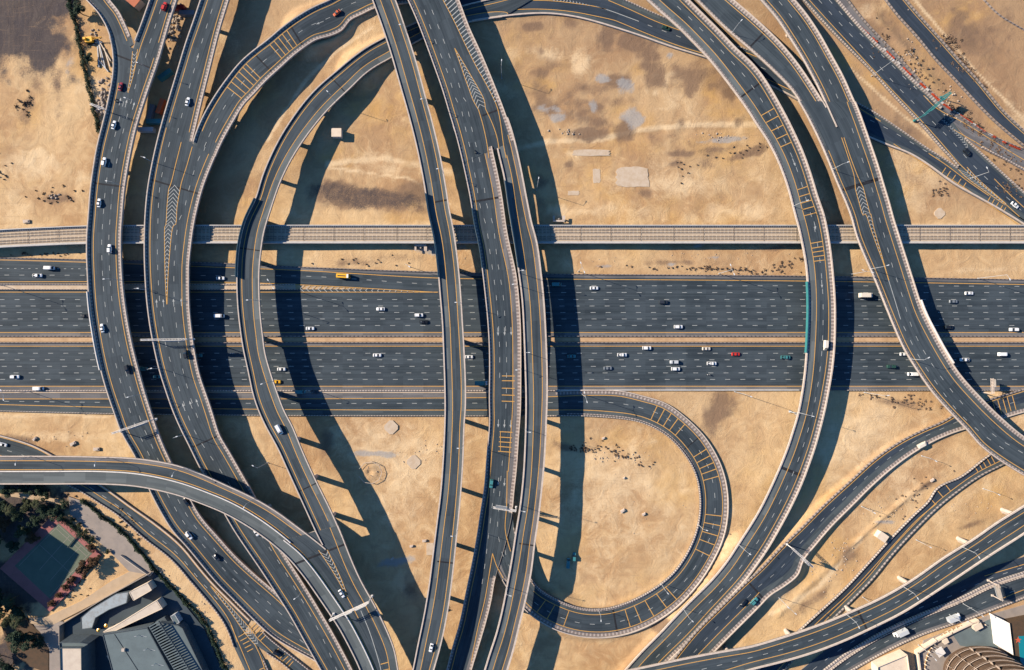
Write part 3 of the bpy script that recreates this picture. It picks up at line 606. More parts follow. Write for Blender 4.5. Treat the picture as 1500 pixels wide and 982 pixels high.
# ================================================================== GROUND ROADS
gr_A = px(650,-12, 700,-14, 780,-16, 850,-14, 890,-9, 925,4, 960,20, 1000,36, 1035,50, 1080,67, 1120,83, 1160,103, 1200,124, 1240,143, 1275,161, 1309,183, 1358,217, 1397,241.5, 1410,252, 1453,288, 1495,318, 1560,365)
gr_B = px(650,42, 700,31, 735,26, 775,22, 810,22, 850,28, 880,36, 934,53, 982,70, 1037,87, 1075,101, 1110,118, 1150,138, 1200,165, 1250,192, 1297,213, 1333,227, 1363,246, 1397,271, 1431,290, 1468,311, 1500,331, 1560,372)
r_gr = Rib(gr_A, gr_B, .7, ground=True, dz=-.08)
o_gr = road(r_gr, 'road', 'ring road along the top running down to the right', cols=[(0,('f',.22),1),(('f',.22),-3.0,4),(-3.0,-1e-6,1)], skirt=2)
mk = Marks()
def z5(*a): return [(680+x/6.818, y/6.818) for x, y in zip(a[::2], a[1::2])]
def z6(*a): return [(880+x/6.25, y/6.25) for x, y in zip(a[::2], a[1::2])]
def z8(*a): return [(1260+x/4.0917, 90+y/4.0917) for x, y in zip(a[::2], a[1::2])]
mk.pl([r_gr], z5(0,80, 160,50, 400,20, 650,6, 870,10, 1100,35, 1300,65, 1420,95)); mk.pl([r_gr], z5(0,175, 200,135, 420,105, 640,93, 850,97, 1100,122, 1300,160, 1500,205)+z6(170,205, 350,280, 600,380, 800,450, 950,495)+px(1080,96, 1128,118, 1147,127, 1200,152, 1260,185))
mk.pl([r_gr], z6(70,5, 280,95, 500,195, 740,285)+px(1060,66, 1100,80, 1120,89, 1180,116, 1240,148, 1290,178))
mk.pl([r_gr], z6(-40,60, 100,105, 350,198), m=0, wd=.35); mk.pdash([r_gr], z6(430,230, 560,280, 710,335, 850,390, 980,440)+px(1080,84, 1130,106)+z8(115,380, 200,425, 370,525, 500,600))
mk.chev([r_gr], z5(870,10, 1000,20, 1130,40, 1250,60), z5(870,-30, 1000,-5, 1150,25, 1260,55), lines=False, per=1.8)
mk.pl([r_gr], z8(200,495, 330,580, 480,670, 620,755, 760,850, 900,945, 960,990)); mk.pl([r_gr], z8(410,552, 520,625, 640,715, 770,805))
for p in [(505,650),(532,672),(565,692),(598,715),(628,738)]: mk.bar(r_gr, z8(*p)[0], ('f', .42), ('f', .86))
mk.build(o_gr)
g3_A = Z('d1', [(180,-45),(215,-10),(300,85),(400,190),(520,310),(620,420),(740,545),(830,650),(890,712)])+px(1404,247, 1453,288, 1495,318, 1560,365)
g3_B = Z('d1', [(335,-45),(375,-5),(440,75),(540,185),(620,262),(720,362),(800,435),(870,520),(940,610),(1000,665),(1080,740),(1190,840),(1300,940)])
r_g3 = Rib(g3_A, g3_B, .75, ground=True, dz=-.04)
o_g3 = road(r_g3, 'road', 'three lane road running diagonally through the top right corner', cols=[(0,2.6,1),(2.6,-1.8,4),(-1.8,-1e-6,1)], skirt=2)
mk = Marks()
mk.pl([r_g3], Z('d1', [(240,-15),(330,85),(450,215),(600,378),(700,482),(800,590),(905,712)])); mk.pl([r_g3], Z('d1', [(370,0),(430,70),(520,170)])); mk.pl([r_g3], Z('d1', [(905,712),(1000,800),(1080,865),(1170,945)])); 
mk.pl([r_g3], Z('d1', [(1060,780),(1130,850),(1190,905)]))
mk.pdash([r_g3], Z('d1', [(295,0),(385,100),(520,245),(640,380),(760,500),(880,620),(960,712),(1060,810),(1180,920)])); mk.pdash([r_g3], Z('d1', [(340,0),(425,95),(560,230),(680,350),(790,450)]))
mk.chev([r_g3], z8(580,640, 640,700, 780,800, 870,862), z8(640,635, 700,700, 800,790, 875,855), rev=1)
for p in [(770,830),(795,845),(820,862),(845,878),(865,890)]: mk.bar(r_gr, z8(*p)[0], ('f', .1), ('f', .8), z=.09)
mk.chev([r_g3], z8(480,345, 540,405, 600,470, 635,520), z8(500,345, 560,400, 620,460, 645,500), rev=1, lines=False, per=1.6)
mk.build(o_g3)
r_g3b = Rib(Z('d1', [(400,-30),(480,75),(640,245),(760,375),(860,465),(960,540),(1080,605),(1190,650),(1300,690)]), Z('d1', [(370,-10),(440,75),(620,262),(800,435),(900,555),(960,618),(1030,660),(1110,700),(1190,745),(1300,800)]), .7, ground=True, dz=-.1, sm=2)
o_g3b = road(r_g3b, 'road', 'closed grey road beside the diagonal road, lined with red plastic barriers', cols=[(0,-1e-6,3)], skirt=2)
mk = Marks(); mk.pl([r_g3b], z8(520,315, 640,380, 800,480, 980,590, 1050,625)); mk.pl([r_g3b], z8(560,410, 700,490, 860,580, 980,640, 1050,672)); mk.pl([r_g3b], z8(380,205, 450,275, 540,330)); mk.build(o_g3b)
r_g4 = Rib(px(1270,-35, 1290,-8, 1315,25, 1345,58, 1371,90, 1397,117, 1450,173, 1500,216, 1560,262), px(1297,-35, 1320,-8, 1345,22, 1374,54, 1404,88, 1431,117, 1470,164, 1500,192, 1560,242), .5, ground=True)
o_g4 = road(r_g4, 'road', 'narrow road in the far top right corner', cols=[(0,1.2,1),(1.2,-1.4,4),(-1.4,-1e-6,1)], skirt=2); mk = Marks(); mk.yl(r_g4, 1.1, wd=.3); mk.yl(r_g4, -1.3, wd=.3); mk.build(o_g4)
g6_A = px(1560,606, 1500,634, 1470,652, 1443,670, 1422,687, 1402,701, 1387,706, 1368,718, 1362,731, 1338,754, 1304,788.6, 1270,826, 1236.6,862, 1203,893, 1169,924, 1120,970, 1085,1005)
g6_B = px(1570,632, 1500,664, 1470,680, 1436,697, 1405.7,717.6, 1372,744.7, 1338,778.5, 1304,815.7, 1277,849, 1250,877, 1219.7,907, 1180,948, 1140,990, 1120,1012)
r_g6 = Rib(g6_A, g6_B, .5, ground=True, sm=2)
o_g6 = road(r_g6, 'road', 'single lane slip road with a small lay-by between the ramp and the corner flyover', cols=[(0,1.3,1),(1.3,-2.2,4),(-2.2,-1e-6,1)], skirt=2)
mk = Marks(); mk.pl([r_g6], px(1372,738, 1345,760, 1312,795, 1276,835, 1242,871, 1208,902, 1170,938)); mk.yl(r_g6, -2.4)
for x, y in ((1433,692),(1439,688),(1445,685),(1451,681),(1457,678),(1370,738),(1381,728),(1392,720)): mk.bar(r_g6, (x,y), ('f', .12), -2.4)
mk.build(o_g6)
r_g7 = Rib(px(1580,790, 1500,816, 1440,836, 1400,856, 1340,880, 1280,908, 1220,945, 1170,985, 1140,1010), px(1580,848, 1500,876, 1452,894, 1420,906, 1397,914, 1350,930, 1308,949, 1260,975, 1215,1003, 1180,1030), .4, ground=True)
o_g7 = road(r_g7, 'road', 'divided road passing beneath the corner flyover at the bottom right', cols=[(0,('f',.5),4),(('f',.5),-2.0,0),(-2.0,-1e-6,3)], skirt=2)
mk = Marks(); mk.pl([r_g7], px(1442,844, 1484,831.6, 1540,815)); mk.pl([r_g7], px(1470,876, 1500,864, 1550,848)); mk.dash(r_g7, ('f', .25)); mk.dash(r_g7, ('f', .75)); mk.build(o_g7)
g9_B = px(-80,614, -40,625, 0,637, 26,644, 52,653, 80,668, 120,692, 162,719, 192,741, 229,767, 267,799, 290,827, 313,854, 339,880, 366,907, 394,933, 424,957, 458,984, 490,1010)
g9_A = px(-80,662, -40,668, 0,676, 40,688, 80,702, 124,723, 147,738, 171,753, 195,774, 218,794, 235,806, 256,824, 278,850, 304,880, 323,904, 334,923, 343,948, 356,976, 372,1010)
iA = g9_A.index((343,948)); iB = g9_B.index((394,933))
r_g9 = Rib(g9_A[:iA+1], g9_B[:iB+1], .4, ground=True)
r_g9l = Rib(px(334,923, 343,948, 356,976, 372,1010), px(368,930, 376,946, 387,966, 397,988, 408,1010), .4, ground=True, dz=-.03, sm=1)
r_g9r = Rib(px(360,930, 376,946, 392,957, 410,969, 428,984, 458,1010), px(380,918, 394,933, 424,957, 458,984, 490,1010), .4, ground=True, dz=-.05, sm=1)
o_g9 = road(r_g9, 'road', 'road at the bottom left passing beneath the curved ramp beside the walled compound', cols=[(0,3.2,1),(3.2,-1.2,0),(-1.2,-1e-6,1)], skirt=2)
for r in (r_g9l, r_g9r): o = deck(r, o_g9, 1.5, 1.2, inset=0, name='branch')
mk = Marks(); mk.yl(r_g9, 3.3); mk.yl(r_g9, -1.3); mk.dash(r_g9, ('f', .48), (None,(320,880)))
def z3(*a): return [(200+x/5.357, 800+y/5.357) for x, y in zip(a[::2], a[1::2])]
GG = [r_g9, r_g9l, r_g9r]
mk.chev(GG, z3(575,305, 650,405, 740,520, 820,640, 880,720, 930,775), z3(575,305, 690,420, 770,510, 850,600, 910,670, 945,720), rev=1, per=1.9)
mk.pl(GG, z3(945,720, 1050,820, 1150,910, 1250,1000)); mk.pl(GG, z3(930,775, 970,860, 1010,975)); mk.pl(GG, z3(740,620, 800,760, 850,880, 890,975))
for p in [((890,650),(935,605)),((905,675),(955,625)),((925,700),(975,645)),((945,725),(995,675)),((970,745),(1015,700)),((800,715),(840,690)),((815,745),(865,718)),((835,770),(885,745)),((850,800),(900,775)),((868,830),(915,805)),
          ((1075,845),(1115,805)),((1120,885),(1165,845)),((1140,910),(1190,865)),((1165,935),(1215,885)),((1190,950),(1230,905)),((965,970),(1005,955))]:
    mk.pl(GG, z3(*p[0], *p[1]), wd=.4)
mk.build(o_g9)
# highway
r_sv = Rib(px(-80,377, 0,377, 128,380, 300,384, 445,391, 640,398, 800,401, 1180,404, 1580,411), px(-80,415.5, 0,415.5, 428,415.5, 440,417, 640,428, 800,428, 1580,428), .3, ground=True, dz=-.04)
r_hu = Rib(px(-80,424, 400,424, 1580,424), px(-80,494, 400,494, 1580,494), .3, ground=True)
r_hl = Rib(px(-80,501.5, 400,501.5, 1580,501.5), px(-80,572, 400,572, 1580,572), .3, ground=True)
o_sv = road(r_sv, 'road', 'service road and slip lane along the upper side of the highway', cols=[(0,2.0,3),(2.0,-1e-6,0)])
o_hu = road(r_hu, 'road', 'upper highway carriageway', cols=[(0,1.2,0),(1.2,-2.4,0),(-2.4,-1e-6,3)])
o_hl = road(r_hl, 'road', 'lower highway carriageway', cols=[(0,1.9,3),(1.9,-2.2,0),(-2.2,-1e-6,3)])
o_lp = road(r_loop, 'road', 'frontage road that turns into the teardrop loop right of the centre', cols=[(0,3.4,1),(3.4,-3.0,0),(-3.0,-1e-6,3)], skirt=1.2)
girder(r_loop, o_lp, ((835,905), None))
mk = Marks()
mk.pl([r_sv], px(-60,380.5, 0,381, 128,384.5, 300,391, 445,396.7, 640,407.5, 800,409, 1180,412, 1560,418)); mk.pl([r_sv], px(-60,413, 0,413, 320,413.5, 440,417.5, 640,428.5))
mk.pdash([r_sv], px(-60,403, 130,403.5, 320,404, 450,405, 640,417, 700,418)); mk.pdash([r_sv], px(800,419, 1300,419, 1560,420))
mk.pdash([r_sv], px(0,393.5, 130,394), per=4, ln=1.3); mk.chev([r_sv], px(440,427.5, 560,428, 635,429), px(440,418, 560,424.5, 635,428.5), rev=-1, lines=False, per=3.2)
mk.yl(r_hu, 1.6, ((-80,459),(640,459)), z=.05)
for y in (439,448.5,458,467.5,477): mk.pdash([r_hu], px(-70+((y*3)%9),y, 1560,y))
mk.pdash([r_hu], px(800,428.7, 1560,429)); mk.yl(r_hu, -2.6)
mk.yl(r_hl, 2.25); mk.yl(r_hl, -2.3)
for y in (517.7,527.3,536.9,546.5,556): mk.pdash([r_hl], px(-70+((y*7)%8),y, 1560,y))
mk.yl(r_loop, 3.5, (None,(782,868))); mk.yl(r_loop, -3.3, (None, (740,860)))
mk.dash(r_loop, ('f', .54))
for p in [(958,605),(968,610),(977,616),(987,622),(996,630), (1013,672),(1017,680),(1022,688),(1027,695),(1030,704), (1045,755),(1043,768),(1040,782),(1037,795),(1030,810), (975,860),(961,869),(945,880),(930,890),(916,896), (830,905),(808,895),(795,885)]:
    mk.bar(r_loop, p, 3.5, -3.3)
mk.joint(r_loop, (900,905), 1.0); mk.joint(r_loop, (1025,640), .6)
mk.build(o_hu)
# ================================================================== TERRAIN
def vnoise(x, y, sc, seed):
    r = np.random.default_rng(seed); T = r.random((256, 256)); x = x/sc+50; y = y/sc+50
    i, j = np.floor(x).astype(int), np.floor(y).astype(int); u, v = x-i, y-j; u = u*u*(3-2*u); v = v*v*(3-2*v)
    g = lambda a, b: T[a % 256, b % 256]
    return (g(i, j)*(1-u)+g(i+1, j)*u)*(1-v)+(g(i, j+1)*(1-u)+g(i+1, j+1)*u)*v
def fbm(x, y, sc, seed, o=4):
    a = 0; t = 0
    for k in range(o): a = a+vnoise(x, y, sc/2**k, seed+k)*.55**k; t += .55**k
    return a/t
def coords(lo, hi, st, far):
    inner = np.arange(lo, hi+st, st); out = []; g = st
    while sum(out) < far: g *= 1.25; out.append(g)
    c = np.cumsum(out); return np.concatenate([lo-c[::-1], inner, inner[-1]+c])
gx = coords(-325, 325, 1.25, 5000); gy = coords(-225, 225, 1.25, 5000)
X, Y = np.meshgrid(gx, gy); GPX, GPY = X/S+CX, CY-Y/S
inn = (np.abs(X) < 345) & (np.abs(Y) < 245)
dist = np.full(X.shape, 1e3); top = np.full(X.shape, -1e3); cap = np.full(X.shape, 1e3)
for r in RIB:
    idx = np.where(r.emb)[0]
    if len(idx) == 0: continue
    for q in idx:
        c = r.Cw[q]; hw = r.W[q]/2
        R = hw+16
        i0, i1 = np.searchsorted(gx, c[0]-R), np.searchsorted(gx, c[0]+R); j0, j1 = np.searchsorted(gy, c[1]-R), np.searchsorted(gy, c[1]+R)
        if i0 >= i1 or j0 >= j1: continue
        dd = np.hypot(X[j0:j1, i0:i1]-c[0], Y[j0:j1, i0:i1]-c[1])-hw
        dist[j0:j1, i0:i1] = np.minimum(dist[j0:j1, i0:i1], dd)
        t = r.h[q]-.35-np.maximum(0, dd-.3)*.55
        top[j0:j1, i0:i1] = np.maximum(top[j0:j1, i0:i1], t)
        m = dd < 1.6
        cp = cap[j0:j1, i0:i1]; cp[m] = np.minimum(cp[m], r.h[q]-.35)
far = np.clip(dist/8, 0, 1)
base = ((fbm(X, Y, 28, 1)-.5)*.9+(fbm(X, Y, 6, 9, 3)-.5)*.35)*far*inn
def blob(cx, cy, rx, ry, ang=0, warp=.45, seed=3):
    a = math.radians(ang); dx, dy = GPX-cx, GPY-cy
    u, v = (dx*math.cos(a)+dy*math.sin(a))/rx, (-dx*math.sin(a)+dy*math.cos(a))/ry
    n = (fbm(X, Y, 14, seed, 5)-.5)*1.1+(fbm(X, Y, 4, seed+50, 3)-.5)*.6; return 1.2-np.hypot(u, v)+n*warp*4
def pdist(pts):
    d = np.full(X.shape, 1e3)
    for (x0, y0), (x1, y1) in zip(pts[:-1], pts[1:]):
        L2 = (x1-x0)**2+(y1-y0)**2; t = np.clip(((GPX-x0)*(x1-x0)+(GPY-y0)*(y1-y0))/L2, 0, 1)
        d = np.minimum(d, np.hypot(GPX-x0-t*(x1-x0), GPY-y0-t*(y1-y0)))
    return d
# spoil ring, ditches, soil ridges
rr = np.hypot(GPX-543, (GPY-692)*1.0); base = base+.7*np.exp(-((rr-9+4*fbm(X, Y, 3, 88, 2))/4.5)**2)*inn*(.5+fbm(X, Y, 4, 89, 2))-.8*np.exp(-(np.hypot(GPX-540, GPY-691)/4)**2)*inn
for pts, hgt, wd in (([(1240,806),(1290,760),(1365,700)], .8, 2.5), ([(1225,822),(1180,862),(1140,900)], .5, 4), ([(1280,25),(1330,80),(1380,140)], .9, 6), ([(1395,140),(1440,200),(1490,230)], .7, 5), ([(815,205),(870,210),(960,195),(1080,188)], -.3, 5), ([(890,40),(940,62)], .8, 5)):
    base = base+hgt*np.exp(-(pdist(pts)/wd)**2)*far*(.6+.8*fbm(X, Y, 5, 31, 2))
Zg = np.maximum(base, np.minimum(top, 9)); Zg = np.minimum(Zg, cap)
GN = len(gx)
v = np.stack([X.ravel(), Y.ravel(), Zg.ravel()], 1)
ii = np.arange(len(gy)-1)[:, None]*GN+np.arange(GN-1)[None, :]
f = np.stack([ii, ii+1, ii+1+GN, ii+GN], -1).reshape(-1, 4)
me = bpy.data.meshes.new('ground'); me.vertices.add(len(v)); me.vertices.foreach_set('co', v.ravel())
me.loops.add(f.size); me.loops.foreach_set('vertex_index', f.ravel()); me.polygons.add(len(f)); me.polygons.foreach_set('loop_start', np.arange(0, f.size, 4)); me.polygons.foreach_set('use_smooth', np.ones(len(f), bool))
me.update()
cl = lambda a: np.clip(a, 0, 1)
grey = np.zeros(X.shape); dark = grey.copy(); pale = grey.copy(); oran = grey.copy()
for a in ((925,174,24,17,10), (882,116,11,9), (916,124,15,13,70), (812,172,14,7), (800,160,24,10), (868,158,10,16,30), (1060,205,40,5,-5), (885,390,16,4), (1045,378,18,5), (1020,360,18,5), (590,820,30,8,-10), (12,265,10,5), (640,365,30,8), (100,95,14,30), (980,82,7,7), (540,665,40,5), (1290,765,20,3), (985,388,10,4)): grey = np.maximum(grey, cl(blob(*a)*1.2)*.85)
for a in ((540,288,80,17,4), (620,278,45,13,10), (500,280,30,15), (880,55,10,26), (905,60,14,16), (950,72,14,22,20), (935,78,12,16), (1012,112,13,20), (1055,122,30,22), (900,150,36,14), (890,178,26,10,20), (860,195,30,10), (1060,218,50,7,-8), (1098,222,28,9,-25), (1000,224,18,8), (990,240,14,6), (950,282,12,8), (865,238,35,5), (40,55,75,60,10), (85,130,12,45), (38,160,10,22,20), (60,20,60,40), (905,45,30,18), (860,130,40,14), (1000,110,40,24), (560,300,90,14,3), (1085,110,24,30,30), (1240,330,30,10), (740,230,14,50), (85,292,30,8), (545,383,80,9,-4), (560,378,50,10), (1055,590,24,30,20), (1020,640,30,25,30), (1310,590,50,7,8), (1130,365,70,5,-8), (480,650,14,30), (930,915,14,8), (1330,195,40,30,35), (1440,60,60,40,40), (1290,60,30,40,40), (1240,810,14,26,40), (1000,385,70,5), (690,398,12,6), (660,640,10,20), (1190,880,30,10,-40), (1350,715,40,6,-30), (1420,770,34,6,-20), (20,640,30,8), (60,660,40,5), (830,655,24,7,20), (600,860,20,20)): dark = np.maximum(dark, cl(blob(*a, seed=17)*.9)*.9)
for a in ((835,268,16,8), (800,78,30,12,10), (850,90,18,20), (957,110,8,6), (975,122,5,14), (960,135,6,8), (975,160,18,4), (985,108,8,4), (845,226,30,6,-3), (600,650,50,20), (590,605,24,14), (545,640,60,8), (905,740,110,120), (905,700,90,80), (1250,640,120,60), (600,700,80,110), (900,700,60,50), (880,800,50,40,20), (1010,270,120,20), (1100,310,80,16), (850,310,90,10), (600,330,90,8), (520,335,60,6), (60,330,60,6), (60,240,60,30), (120,260,30,20), (20,610,60,6), (100,640,60,10), (1140,870,30,30,-40), (1260,640,60,40,-30), (1290,640,60,20), (1400,740,60,20,-30), (720,215,30,8), (470,30,50,10,-20), (570,250,60,12), (1300,360,200,7), (1380,330,50,8), (1450,395,60,5)): pale = np.maximum(pale, cl(blob(*a, seed=23)*.8)*.7)
for a in ((870,275,55,24,5), (900,285,50,14), (800,120,40,24), (1070,160,50,30,20), (1040,130,20,30), (830,300,40,14), (1015,858,14,3,-40), (1098,935,26,14,-25), (540,160,60,40), (480,230,50,20), (1270,230,50,30), (1340,250,50,20), (1240,90,60,18,40), (1390,40,60,60), (900,30,80,8), (935,100,20,12), (600,130,30,60)): oran = np.maximum(oran, cl(blob(*a, seed=41)*.7)*.75)
trk = np.zeros(X.shape)
for pts, wd in (([(745,222),(800,208),(870,205),(930,192),(1000,184),(1110,182)], 5), ([(392,205),(420,160),(450,115),(500,70),(545,40)], 3.5), ([(400,240),(430,190),(470,130)], 2), ([(480,240),(560,232),(660,252)], 6), ([(660,300),(600,262),(480,245)], 2.5), ([(520,655),(600,670),(650,655)], 3), ([(560,640),(620,700),(655,760)], 1.6), ([(1130,900),(1200,860),(1260,790)], 5), ([(1245,100),(1300,150),(1390,225)], 3), ([(1375,60),(1450,150),(1500,190)], 2), ([(1340,0),(1420,95),(1500,175)], 2.5), ([(0,600),(160,612)], 3), ([(1235,330),(1500,332)], 3)):
    trk = np.maximum(trk, cl(1.3-pdist(pts)/wd+(fbm(X, Y, 6, 5)-.5)*1.3)*.8)
pale = np.maximum(pale, trk)
# darker strip of run-off earth at road edges
edge = np.exp(-np.clip(dist-.5, 0, 50)/1.2)*.35; dark = np.maximum(dark, edge*(fbm(X, Y, 8, 77) > .42))
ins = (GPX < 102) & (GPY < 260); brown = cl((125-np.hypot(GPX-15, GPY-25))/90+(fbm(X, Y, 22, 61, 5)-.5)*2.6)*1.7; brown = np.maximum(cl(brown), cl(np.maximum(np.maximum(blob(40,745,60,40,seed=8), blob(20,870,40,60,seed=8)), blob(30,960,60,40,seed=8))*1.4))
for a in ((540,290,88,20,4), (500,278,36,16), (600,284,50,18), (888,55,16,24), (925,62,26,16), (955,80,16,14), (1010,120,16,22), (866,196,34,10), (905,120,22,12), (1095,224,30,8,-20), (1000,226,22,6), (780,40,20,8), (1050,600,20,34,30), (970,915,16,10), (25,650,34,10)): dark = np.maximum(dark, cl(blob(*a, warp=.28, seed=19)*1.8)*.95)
mott = cl((fbm(X, Y, 16, 211, 5)-.53)*5)*(cl((GPX-740)/60)*cl((330-GPY)/60)*cl((1130-GPX)/60)*.75+.22); dark = np.maximum(dark, mott); oran = np.maximum(oran, cl((fbm(X, Y, 30, 301, 4)-.52)*4)*.55)
pale = np.maximum(pale, cl((fbm(X, Y, 20, 401, 5)-.56)*5)*.5)
tan = cl((fbm(X, Y, 90, 91)-.45)*2.2*.5+cl((GPX-1180)/160)*cl((330-GPY)/90)*.9+cl((120-GPY)/120)*.35*(GPX > 760)+cl((330-GPY)/80)*cl((GPX-200)/100)*.42)
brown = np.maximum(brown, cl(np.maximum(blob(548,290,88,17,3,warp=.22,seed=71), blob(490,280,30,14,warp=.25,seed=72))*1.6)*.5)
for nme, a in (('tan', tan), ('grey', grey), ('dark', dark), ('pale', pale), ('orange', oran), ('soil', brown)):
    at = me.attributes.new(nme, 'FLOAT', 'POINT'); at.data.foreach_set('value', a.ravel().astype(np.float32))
m, t, b = nodes('sand'); obj_ = N(t, 'ShaderNodeTexCoord').outputs['Object']
att = lambda k: N(t, 'ShaderNodeAttribute', attribute_name=k).outputs['Fac']
big = noise(t, .016, obj_, 6, .65, .6); mid = noise(t, .11, obj_, 6, .7, 1.2); fin = noise(t, 1.1, obj_, 6, .8); vf = noise(t, 3.3, obj_, 4, .8)
col = mixc(t, ramp(t, big, .36, .62), (.385, .230, .112), (.54, .366, .190)); col = mixc(t, mathn(t, 'MULTIPLY', ramp(t, mid, .42, .70), .5), col, (.61, .44, .245))
col = mixc(t, mathn(t, 'MULTIPLY', ramp(t, mid, .5, .28), .45), col, (.33, .205, .11))
jit = mathn(t, 'MULTIPLY', mathn(t, 'SUBTRACT', mathn(t, 'ADD', mathn(t, 'MULTIPLY', fin, .6), mathn(t, 'MULTIPLY', mid, .4)), .5), 2.0)
def lay(col, k, c, lo, hi, amt, gate=None):
    a = att(k); on = ramp(t, a, .02, .2); f_ = ramp(t, mathn(t, 'ADD', a, jit), lo, hi)
    return mixc(t, mathn(t, 'MULTIPLY', mathn(t, 'MULTIPLY', f_, on), amt), col, c)
col = mixc(t, mathn(t, 'MULTIPLY', att('tan'), .7), col, (.25, .152, .088))
col = lay(col, 'orange', (.50, .29, .09), .05, 1.0, .75); col = lay(col, 'pale', (.67, .505, .305), .05, .95, .75)
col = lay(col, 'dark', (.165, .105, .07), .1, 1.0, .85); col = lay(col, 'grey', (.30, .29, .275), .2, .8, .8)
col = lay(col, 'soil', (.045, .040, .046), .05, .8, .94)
wv = N(t, 'ShaderNodeTexWave', wave_type='BANDS'); L(t, obj_, wv.inputs[0]); wv.inputs['Scale'].default_value = .11; wv.inputs['Distortion'].default_value = 9; wv.inputs['Detail'].default_value = 4; wv.inputs['Detail Scale'].default_value = .35
col = mixc(t, mathn(t, 'MULTIPLY', mathn(t, 'MULTIPLY', ramp(t, wv.outputs['Fac'], .55, .95), ramp(t, noise(t, .03, obj_, 3), .5, .62)), .07), col, (.31, .19, .105))
# tyre scratches and ripples
sc1 = noise(t, 1.0, mapping(t, obj_, (.05, 1.1, 1)), 3, .6, 1.5); sc2 = noise(t, 1.0, mapping(t, obj_, (.9, .06, 1)), 3, .6, 2.0)
scr = mathn(t, 'MULTIPLY', mathn(t, 'ADD', ramp(t, sc1, .60, .7), ramp(t, sc2, .62, .72)), .3)
col = mixc(t, scr, col, (.27, .17, .10))
spk = ramp(t, vf, .66, .76); col = mixc(t, mathn(t, 'MULTIPLY', spk, .45), col, (.14, .09, .06))
col = mixc(t, mathn(t, 'MULTIPLY', mathn(t, 'SUBTRACT', fin, .5), .5, True), col, (.61, .44, .25))
L(t, col, b.inputs['Base Color']); b.inputs['Roughness'].default_value = .95
bp = N(t, 'ShaderNodeBump'); bp.inputs['Strength'].default_value = .55; bp.inputs['Distance'].default_value = .5
L(t, mathn(t, 'ADD', mathn(t, 'MULTIPLY', mid, 1.6), mathn(t, 'MULTIPLY', fin, .45)), bp.inputs['Height']); L(t, bp.outputs[0], b.inputs['Normal'])
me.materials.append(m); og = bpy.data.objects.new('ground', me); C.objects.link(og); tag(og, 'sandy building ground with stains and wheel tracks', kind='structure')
def gz(x, y):
    i = int(np.clip(np.searchsorted(gx, x)-1, 0, len(gx)-2)); j = int(np.clip(np.searchsorted(gy, y)-1, 0, len(gy)-2)); return float(Zg[j, i])
def G(px_, py_): v_ = P(px_, py_, 0); return Vector((v_.x, v_.y, gz(v_.x, v_.y)))
RIBG = RIB
# flat sheets: median sand, verge strip
def sheet(name, pts, z, mat, label, kind='structure', thick=.12):
    mb = MB(); w_ = [P(x, y, 0) for x, y in pts]
    if sum(a.x*b_.y-b_.x*a.y for a, b_ in zip(w_, w_[1:]+w_[:1])) < 0: w_.reverse()
    mb.poly_prism([(p.x, p.y) for p in w_], z-thick, z); return tag(mb.build(name, mat), label, None, None, kind)
def sandmat(name, c): return mk_plain(name, c, tuple(x*.8 for x in c), .5, .95)
M['sandpale'] = mk_plain('median_sand', (.52, .35, .20), (.36, .23, .13), .25); M['pad'] = mk_plain('pale_pad', (.52, .425, .32), (.42, .31, .205), .35)
sheet('median', [(-80,494.5),(1580,494.5),(1580,500.8),(-80,500.8)], .2, 'sandpale', 'sand strip between the two highway carriageways', thick=.6)
sheet('verge_strip', [(-80,415.8),(433,415.8),(433,423.8),(-80,423.8)], .28, 'pad', 'pale strip between service road and highway', thick=.6)
sheet('verge_strip', [(-80,572.2),(800,572.2),(800,575.7),(-80,575.7)], .28, 'pad', 'pale strip between highway and frontage road', thick=.6)
# pads on the sand
for i, (cx_, cy_, rx, ry, lb) in enumerate(((926,260,25,16,'largest pale weathered slab on the sand right of the centre flyover'), (874,258,6,11,'small pale slab left of the larger weathered slab'), (866,224,29,5,'long thin pale slab below the dirt track'), (840,283,9,3.5,'small pale slab above the rail viaduct'))):
    n = 26; rg_ = np.random.default_rng(i); pts = []
    for k in range(n):
        a = 2*math.pi*k/n; c_, s_ = math.cos(a), math.sin(a); q = 1/max(abs(c_), abs(s_)); j_ = 1-.16*rg_.random()
        pts.append((cx_+c_*q*rx*j_, cy_+s_*q*ry*j_))
    w0 = P(cx_, cy_); o = sheet('concrete_slab', pts, max(gz(w0.x+dx*rx*S, w0.y+dy*ry*S) for dx in (-1, 0, 1) for dy in (-1, 0, 1))+.06, 'pad', lb, 'structure', .6)
for (cx_, cy_, s_, lb) in ((1376,313,7,'pale square pad with pipes above the rail viaduct at right'), (573,626,9,'pale square pad below the highway'), (630,804,4,'narrow pale pad near the slim flyover'), (606,677,9,'pale worn pad in the middle of the lower sand')):
    w0 = G(cx_, cy_); mb = MB(); r_ = s_*S; pp = [(w0.x+math.cos(a)*r_*q, w0.y+math.sin(a)*r_*q) for a, q in [(math.radians(45*k+22+(8 if k % 2 else -8)), 1.15) for k in range(8)]]
    if s_ > 4: mb.poly_prism(pp, w0.z-.5, w0.z+.35)
    else: mb.box(w0.x, w0.y, w0.z+.2, 4.0, 9.0*.75, .7)
    tag(mb.build('equipment_pad', 'pad'), lb, 'pad')

